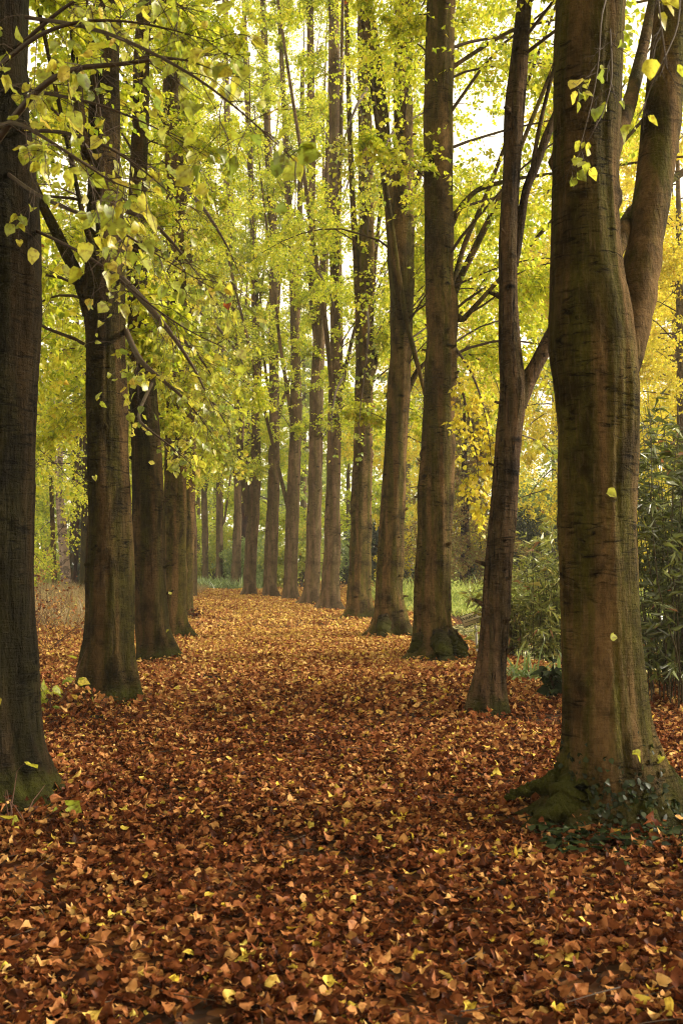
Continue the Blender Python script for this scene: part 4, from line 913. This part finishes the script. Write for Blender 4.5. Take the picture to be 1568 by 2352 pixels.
def straps(loc, n, L, label, seed, rad=.15, mat='strap', w=1.0, name='strap_leaf_plant', group=None):
    g = np.random.default_rng(seed)
    zz = float(ground_z(loc[0], loc[1]))
    V, Fc, rr = strap_chunk(g, np.zeros((n, 3)) + np.concatenate([g.normal(0, rad, (n, 2)), np.zeros((n, 1))], 1), L, w)
    o = build(name, [(V, Fc, 0, rr)], [M[mat]], loc=(loc[0], loc[1], zz))
    return tag(o, label, 'plant', group)
def strap_chunk(g, base, L, w=1.0, lean=.5, K=6):
    n = len(base); a = g.uniform(0, 6.28, n)
    d = np.stack([np.cos(a) * lean, np.sin(a) * lean, np.ones(n)], 1) + g.normal(0, .15, (n, 3))
    b = grow(g, base, d, L * g.uniform(.5, 1.15, n), K, g.uniform(.12, .5, n), .04)
    side = norm(np.stack([-np.sin(a), np.cos(a), np.zeros(n)], 1)) * (0.012 * w * g.uniform(.6, 1.3, n))[:, None]
    pr = np.array([.7, 1, 1, .85, .6, .08])[:K]
    V = np.stack([b - side[:, None] * pr[None, :, None], b + side[:, None] * pr[None, :, None]], 2).reshape(-1, 3)
    k = np.arange(K - 1) * 2
    f = np.stack([k, k + 1, k + 3, k + 2], -1)[None] + (np.arange(n) * K * 2)[:, None, None]
    return V, f.reshape(-1, 4), np.repeat(np.clip(g.normal(.5, .25, n), 0, 1), K * 2)
straps((2.45, 13.6), 60, .6, 'arching strap-leaved clump on the litter right of the leaning trunk', 611, .12, w=1.5)
straps((2.95, 13.9), 40, .55, 'smaller strap-leaved clump in front of the bushy bamboo', 612, .12, w=1.3)
def herb(loc, rx, h, n, size, label, seed, mat, name='leafy_herb', cat='plant', rmean=.5, stems=10):
    g = np.random.default_rng(seed)
    st = np.zeros((stems, 3)); st[:, :2] = g.normal(0, rx * .3, (stems, 2)); st[:, 2] = -.03
    d = np.concatenate([g.normal(0, .5, (stems, 2)), np.ones((stems, 1))], 1)
    b = grow(g, st, d, h * g.uniform(.6, 1.2, stems), 6, .08, .1)
    idx, t, p_, dd = offshoots(g, b, n, .2, .9, .8)
    tw = grow(g, p_, dd, rx * .5 * g.uniform(.3, 1, n), 3, .1, .1)
    zz = float(ground_z(loc[0], loc[1]))
    root = empty(name, (loc[0], loc[1], zz), label, cat)
    build('stems', [tubes(b, .006, .002, 4), tubes(tw, .002, .001, 3)], [M['twig_red']], root)
    build('leaves', [leaf_on(g, tw, n, size, LEAF7, 0, rmean, .2, .5, .3)], [M[mat]], root)
    return root
herb((2.58, 12.0), .35, .35, 130, .13, 'low dark-leaved plant at the left side of the thick forked trunk', 621, 'ivy', rmean=.8)
herb((-3.12, 10.9), .24, .62, 30, .11, 'twiggy sprouts with pale green leaves left of the stout burled lime', 622, 'near', 'sprout_shoots', rmean=.4)
herb((-2.78, 10.75), .34, .22, 130, .07, 'low sprouts with dry brown leaves at the foot of the stout burled lime', 623, 'litter', 'sprout_shoots', rmean=.6)
herb((-1.98, 6.15), .22, .30, 9, .10, 'few pale green sprout leaves at the mossy foot of the near dark trunk', 624, 'near', 'sprout_shoots', rmean=.35)
herb((-4.0, 27.5), .25, .4, 60, .10, 'leafy suckers at the foot of the half hidden left lime', 625, 'litter', 'sprout_shoots', rmean=.3)
herb((-5.3, 17.5), .9, 1.2, 260, .06, 'reddish twiggy bush behind the near dark trunk', 626, 'litter', 'twiggy_bush', 'shrub', .5, 34)
herb((-6.8, 22), .9, 1.3, 260, .07, 'brown twiggy bush in the dry grass left of the stout burled lime', 627, 'litter', 'twiggy_bush', 'shrub', .6, 34)
herb((-12.5, 40), 1.4, 1.8, 500, .09, 'loose russet bush in front of the pale poles', 628, 'litter', 'twiggy_bush', 'shrub', .75, 34)
# ivy on the foot of the thick forked tree
g = np.random.default_rng(631)
bx, by = TREES['R1'][1], TREES['R1'][2]
n = 520
a = g.uniform(np.radians(185), np.radians(345), n); z = np.abs(g.normal(0, .2, n)) + .01
rr = .285 + .26 * np.exp(-z / .16) + g.normal(0, .015, n)
pos = np.stack([bx + rr * np.cos(a) * 1.0, by + rr * np.sin(a), z], 1)
out = np.stack([np.cos(a), np.sin(a), np.full(n, .35)], 1)
ax = g.normal(0, 1, (n, 3)); ax[:, 2] -= .6
gi = 420
gp = np.stack([bx + g.uniform(-.55, .95, gi), by - .62 + g.normal(0, .16, gi), np.full(gi, .03)], 1); gp[:, 2] += g.uniform(.0, .05, gi)
iv = [place_leaves(g, pos, ax, out, .038 * g.uniform(.5, 1.3, n), LEAF7, 0, g.random(n), .1, .1),
      place_leaves(g, gp, g.normal(0, 1, (gi, 3)) * [1, 1, .15], g.normal(0, .3, (gi, 3)) + [0, 0, 1], .06 * g.uniform(.5, 1.3, gi), LEAF7, 0, g.random(gi), .1, .1)]
tag(build('ivy', iv, [M['ivy']]), 'dark ivy creeping over the foot of the thick forked trunk', 'ivy')

# ------------------------------------------------------------------ warning sign
sp_ = P(1094, 1490, 17.6)
sx, sy = sp_[0], 17.6
sign = empty('warning_sign', (sx, sy, 0), 'small tan warning board tilted on a white post beside the pond', 'sign')
def box(cx, cy, cz, hx, hy, hz):
    v = np.array([[x, y, z] for x in (-hx, hx) for y in (-hy, hy) for z in (-hz, hz)], float) + [cx, cy, cz]
    f = np.array([[0, 1, 3, 2], [4, 6, 7, 5], [0, 4, 5, 1], [2, 3, 7, 6], [0, 2, 6, 4], [1, 5, 7, 3]])
    return (v, f, 0, None)
s = 17.6 / F
pt = P(1090, 1432, 17.6); zt = pt[2]
build('post', [tube([[0.012, 0.03, -.2], [0.0, 0.03, zt * .5], [-.02, .03, zt + .04]], [.019, .019, .019], 10)], [M['post']], sign)
bc = P(1085, 1421, 17.55)
bo = build('board', [box(0, 0, 0, .19, .012, .098)], [M['board']], sign, smooth=False)
bo.location = (bc[0] - sx, -.02, bc[2]); bo.rotation_euler = (R(-14), R(-20), R(-12))
fr_ = build('frame', [box(0, 0, .101, .194, .014, .004), box(0, 0, -.101, .194, .014, .004), box(-.192, 0, 0, .003, .014, .097), box(.192, 0, 0, .003, .014, .097)], [M['ink']], bo, smooth=False)
cu = bpy.data.curves.new('warning_text', 'FONT'); cu.body = 'WARNING'; cu.size = .082; cu.align_x = 'CENTER'; cu.extrude = .001; cu.offset = .0016
to = bpy.data.objects.new('tmp_text', cu); COL.objects.link(to)
bpy.context.view_layer.update()
me = bpy.data.meshes.new_from_object(to.evaluated_get(bpy.context.evaluated_depsgraph_get()))
bpy.data.objects.remove(to)
me.materials.clear(); me.materials.append(M['ink'])
tx = bpy.data.objects.new('lettering', me); COL.objects.link(tx); tx.parent = bo
tx.location = (0, -.0145, .012); tx.rotation_euler = (R(90), 0, 0)
build('underline', [box(0, -.0135, -.03, .15, .001, .005)], [M['ink']], bo, smooth=False)

# ------------------------------------------------------------------ countless small stuff
g = np.random.default_rng(701)
root_xy = np.array([[t[1], t[2]] for t in TREES.values()])
def scatter(n, fx, ylo, yhi, power=1.0):
    y = ylo + (yhi - ylo) * g.random(n) ** power
    return fx(y, n), y
def litter(n, x, y, size, tpl, tilt=.5, lift=.03):
    bare = np.sin(x * 3.1 + 1.7 * np.sin(y * 2.3 + 1)) * np.sin(y * 3.7 + 1.3 * np.sin(x * 2.9)) + .5 * np.sin(x * 7.3 + y * 5.1)
    keep = (pond_f(x, y) > 0.985) & ((bare < .72) | (g.random(len(x)) < .35) | (y > 14))
    x, y = x[keep], y[keep]; n = len(x)
    z = ground_z(x, y) + g.uniform(0.004, lift, n)
    # drifts and bare patches
    patch = np.sin(x * 2.3 + 1.3 * np.sin(y * 1.1)) + np.sin(y * 1.9 + x * 1.3 + 1)
    ax = np.stack([g.normal(0, 1, n), g.normal(0, 1, n), g.normal(0, tilt * .6, n)], 1)
    nr = np.stack([g.normal(0, tilt, n), g.normal(0, tilt, n), np.ones(n)], 1)
    fresh_and_light = sstep(5, 24, y) * .46 - .07 + .03 * patch     # fresher, yellower leaves farther; lit path and shaded foreground also put into colour
    r = np.clip(g.beta(1.35, 1.8, n) * .96 + fresh_and_light - .05, 0, .93)
    r = np.where(g.random(n) < .035, g.uniform(.93, 1, n), r)
    return place_leaves(g, np.stack([x, y, z], 1), ax, nr, size * (.45 + 1.0 * g.random(n) ** 1.3), tpl, 0, r, .12, .7, .075)
chunks = []
x, y = scatter(100000, lambda y, n: g.uniform(-1, 1, n) * (.42 * y + 1.6), 2.4, 10, .75); chunks.append(litter(0, x, y, .043, LEAF9, .36, .04))
x, y = scatter(5000, lambda y, n: g.uniform(-1, 1, n) * (.42 * y + 1.6), -1.5, 2.4); chunks.append(litter(0, x, y, .072, LEAF7, .55, .04))
x, y = scatter(180000, lambda y, n: g.uniform(-1, 1, n) * (.36 * y + 2.0), 10, 24, .8); chunks.append(litter(0, x, y, .054, LEAF7, .5, .05))
x, y = scatter(110000, lambda y, n: g.uniform(-11, 3.4, n), 24, 52, .8); chunks.append(litter(0, x, y, .085, LEAF5, .65, .05))
x, y = scatter(40000, lambda y, n: g.uniform(-17, 4, n), 52, 80); chunks.append(litter(0, x, y, .10, LEAF5, .65, .05))
for key_, (r_, bx_, by_, sp_l) in TREES.items():     # leaves banked against the roots
    rad_ = sp_l[0][1, 3]; nb = 260 if by_ < 30 else 60
    aa = g.uniform(0, 6.283, nb); dd_ = rad_ * 1.15 + np.abs(g.normal(0, .22, nb)); c0 = litter(0, bx_ + dd_ * np.cos(aa), by_ + dd_ * np.sin(aa), .06, LEAF7, .7, .10); chunks.append(c0)
nt_ = 420; y = 2.6 + 22 * g.random(nt_) ** 1.3; x = g.uniform(-1, 1, nt_) * (.38 * y + 1.2)
a_ = g.uniform(0, 6.28, nt_); ln = g.uniform(.06, .35, nt_)
tp = np.stack([x, y, ground_z(x, y) + .035], 1); dv = np.stack([np.cos(a_), np.sin(a_), g.normal(0, .08, nt_)], 1)
tv, tf, _, _ = tubes(np.stack([tp, tp + dv * ln[:, None] * .5 + g.normal(0, .01, (nt_, 3)), tp + dv * ln[:, None]], 1), .0035, .0015, 4)
chunks.append((tv, tf, 1, None))
tag(build('fallen_leaves', chunks, [M['litter'], M['twig']]), 'carpet of brown, orange and yellow fallen leaves along the avenue', 'leaves', kind='stuff')
# leaves afloat on the pond
n = 16000; x = g.uniform(PCX - PRX, PCX + PRX, n); y = g.uniform(PCY - PRY, PCY + PRY, n)
keep = pond_f(x, y) < .99; x, y = x[keep], y[keep]; n = len(x)
tag(build('floating_leaves', [place_leaves(g, np.stack([x, y, np.full(n, WATER_Z + .008)], 1), g.normal(0, 1, (n, 3)) * [1, 1, 0.02], np.tile([0, 0, 1.0], (n, 1)) + g.normal(0, .03, (n, 3)), .1 * g.uniform(.5, 1.2, n), LEAF5, 0, g.random(n), .02, .02)], [M['afloat']]),
    'yellow leaves floating on the pale pond', 'leaves', kind='stuff')
# strap-leaved ground cover at the far end
n = 9000
x = g.uniform(-17, -4.6, n); y = 57 + g.random(n) * 9 + np.maximum(0, -9 - x) * .3
V, f, rr = strap_chunk(g, np.stack([x, y, ground_z(x, y)], 1), .85, 2.2)
tag(build('strap_leaf_groundcover', [(V, f, 0, rr)], [M['strap']]), 'band of grey-green strap leaves edging the far end of the path', 'ground cover', kind='stuff')
# reeds and grass on the far bank
n = 9000
x = g.uniform(1.4, 13, n); y = g.uniform(37, 46, n)
V, f, rr = strap_chunk(g, np.stack([x, y, ground_z(x, y)], 1), 1.1, 2.0)
tag(build('reed_bed', [(V, f, 0, rr)], [M['grass']]), 'arching green reeds on the far bank of the pond', 'reeds', kind='stuff')
n = 16000
x = g.uniform(1.6, 13, n); y = g.uniform(31.5, 40, n); keep = pond_f(x, y) > .97; x, y = x[keep], y[keep]
V, f, rr = strap_chunk(g, np.stack([x, y, ground_z(x, y)], 1), .28, 1.6)
tag(build('bank_grass', [(V, f, 0, rr)], [M['grass']]), 'short bright grass at the water edge across the pond', 'grass', kind='stuff')
# dry grass between the left row and the birches
n = 26000
y = 22 + 34 * g.random(n); x = -4.6 - (y - 20) * .06 - g.random(n) * (4 + .2 * y); 
keep = x < -4.3 - .09 * (y - 22); x, y = x[keep], y[keep]
V, f, rr = strap_chunk(g, np.stack([x, y, ground_z(x, y)], 1), .55, .7, .45)
tag(build('dry_grass', [(V, f, 0, rr)], [M['dry']]), 'pale dry grass on the rise in front of the birches', 'grass', kind='stuff')
n = 14000
x = g.uniform(-40, -12, n); y = g.uniform(60, 95, n)
V, f, rr = strap_chunk(g, np.stack([x, y, ground_z(x, y)], 1), .3, 3.0)
tag(build('meadow_grass', [(V, f, 0, rr)], [M['grass']]), 'sunlit green grass beyond the birches', 'grass', kind='stuff')

# ------------------------------------------------------------------ damp air
v, f, _, _ = box(0, 250, 17.5, 420, 480, 20.5)
hz = build('haze', [(v, f, 0, None)], [], smooth=False)
hm = bpy.data.materials.new('damp_air'); hm.use_nodes = True
hn = hm.node_tree; hn.nodes.clear()
ho = hn.nodes.new('ShaderNodeOutputMaterial'); hv = hn.nodes.new('ShaderNodeVolumePrincipled')
hv.inputs['Color'].default_value = (0.95, 0.93, 0.88, 1); hv.inputs['Density'].default_value = HAZE
hn.links.new(hv.outputs[0], ho.inputs['Volume'])
hz.data.materials.append(hm)
tag(hz, 'thin damp air between the trees', 'haze', kind='stuff')

# ------------------------------------------------------------------ light, sky, camera
SUN_EL, SUN_AZ = 24, 82          # azimuth clockwise from the view direction
world = bpy.data.worlds.new('World'); scene.world = world; world.use_nodes = True
nt = world.node_tree; nt.nodes.clear()
sky = nt.nodes.new('ShaderNodeTexSky'); sky.sky_type = 'NISHITA'; sky.sun_disc = False
sky.sun_elevation = R(SUN_EL); sky.sun_rotation = R(SUN_AZ); sky.dust_density = 4; sky.air_density = 1.5
mx = nt.nodes.new('ShaderNodeMix'); mx.data_type = 'RGBA'; mx.inputs[0].default_value = 0.85
mx.inputs[7].default_value = (9.7, 8.5, 6.2, 1)          # even overcast layer
nt.links.new(sky.outputs[0], mx.inputs[6])
bg = nt.nodes.new('ShaderNodeBackground'); bg.inputs['Strength'].default_value = 0.06
nt.links.new(mx.outputs[2], bg.inputs['Color'])
wo = nt.nodes.new('ShaderNodeOutputWorld'); nt.links.new(bg.outputs[0], wo.inputs[0])
sl = bpy.data.lights.new('sun', 'SUN'); sl.energy = 1.5; sl.angle = R(10); sl.color = (1.0, 0.90, 0.74)
so = bpy.data.objects.new('sun', sl); COL.objects.link(so)
az, el = R(SUN_AZ), R(SUN_EL)
from mathutils import Vector
so.rotation_euler = Vector((math.sin(az) * math.cos(el), math.cos(az) * math.cos(el), math.sin(el))).to_track_quat('Z', 'Y').to_euler()

cam = bpy.data.cameras.new('camera'); co = bpy.data.objects.new('camera', cam); COL.objects.link(co)
cam.sensor_fit = 'VERTICAL'; cam.sensor_height = 36; cam.sensor_width = 24; cam.lens = 36 * F / 2352
co.location = (0, 0, HC); co.rotation_euler = (R(90) + PITCH, 0, 0)
cam.clip_start = 0.1; cam.clip_end = 2000
cam.dof.use_dof = True; cam.dof.focus_distance = 15; cam.dof.aperture_fstop = 5.6
scene.camera = co
scene.cycles.pixel_filter_type = 'BLACKMAN_HARRIS'; scene.cycles.filter_width = 1.15
scene.view_settings.view_transform = 'Standard'; scene.view_settings.look = 'None'
scene.view_settings.exposure = 2.1; scene.view_settings.gamma = 1
cy_ = scene.cycles
cy_.max_bounces = 7; cy_.diffuse_bounces = 4; cy_.glossy_bounces = 2; cy_.transmission_bounces = 5; cy_.transparent_max_bounces = 4
cy_.use_denoising = True; cy_.denoiser = 'OPENIMAGEDENOISE'
cy_.sample_clamp_indirect = 6
print('built in', round(time.time() - T0, 1), 's, tris', sum(len(o.data.polygons) for o in COL.objects if o.type == 'MESH'))
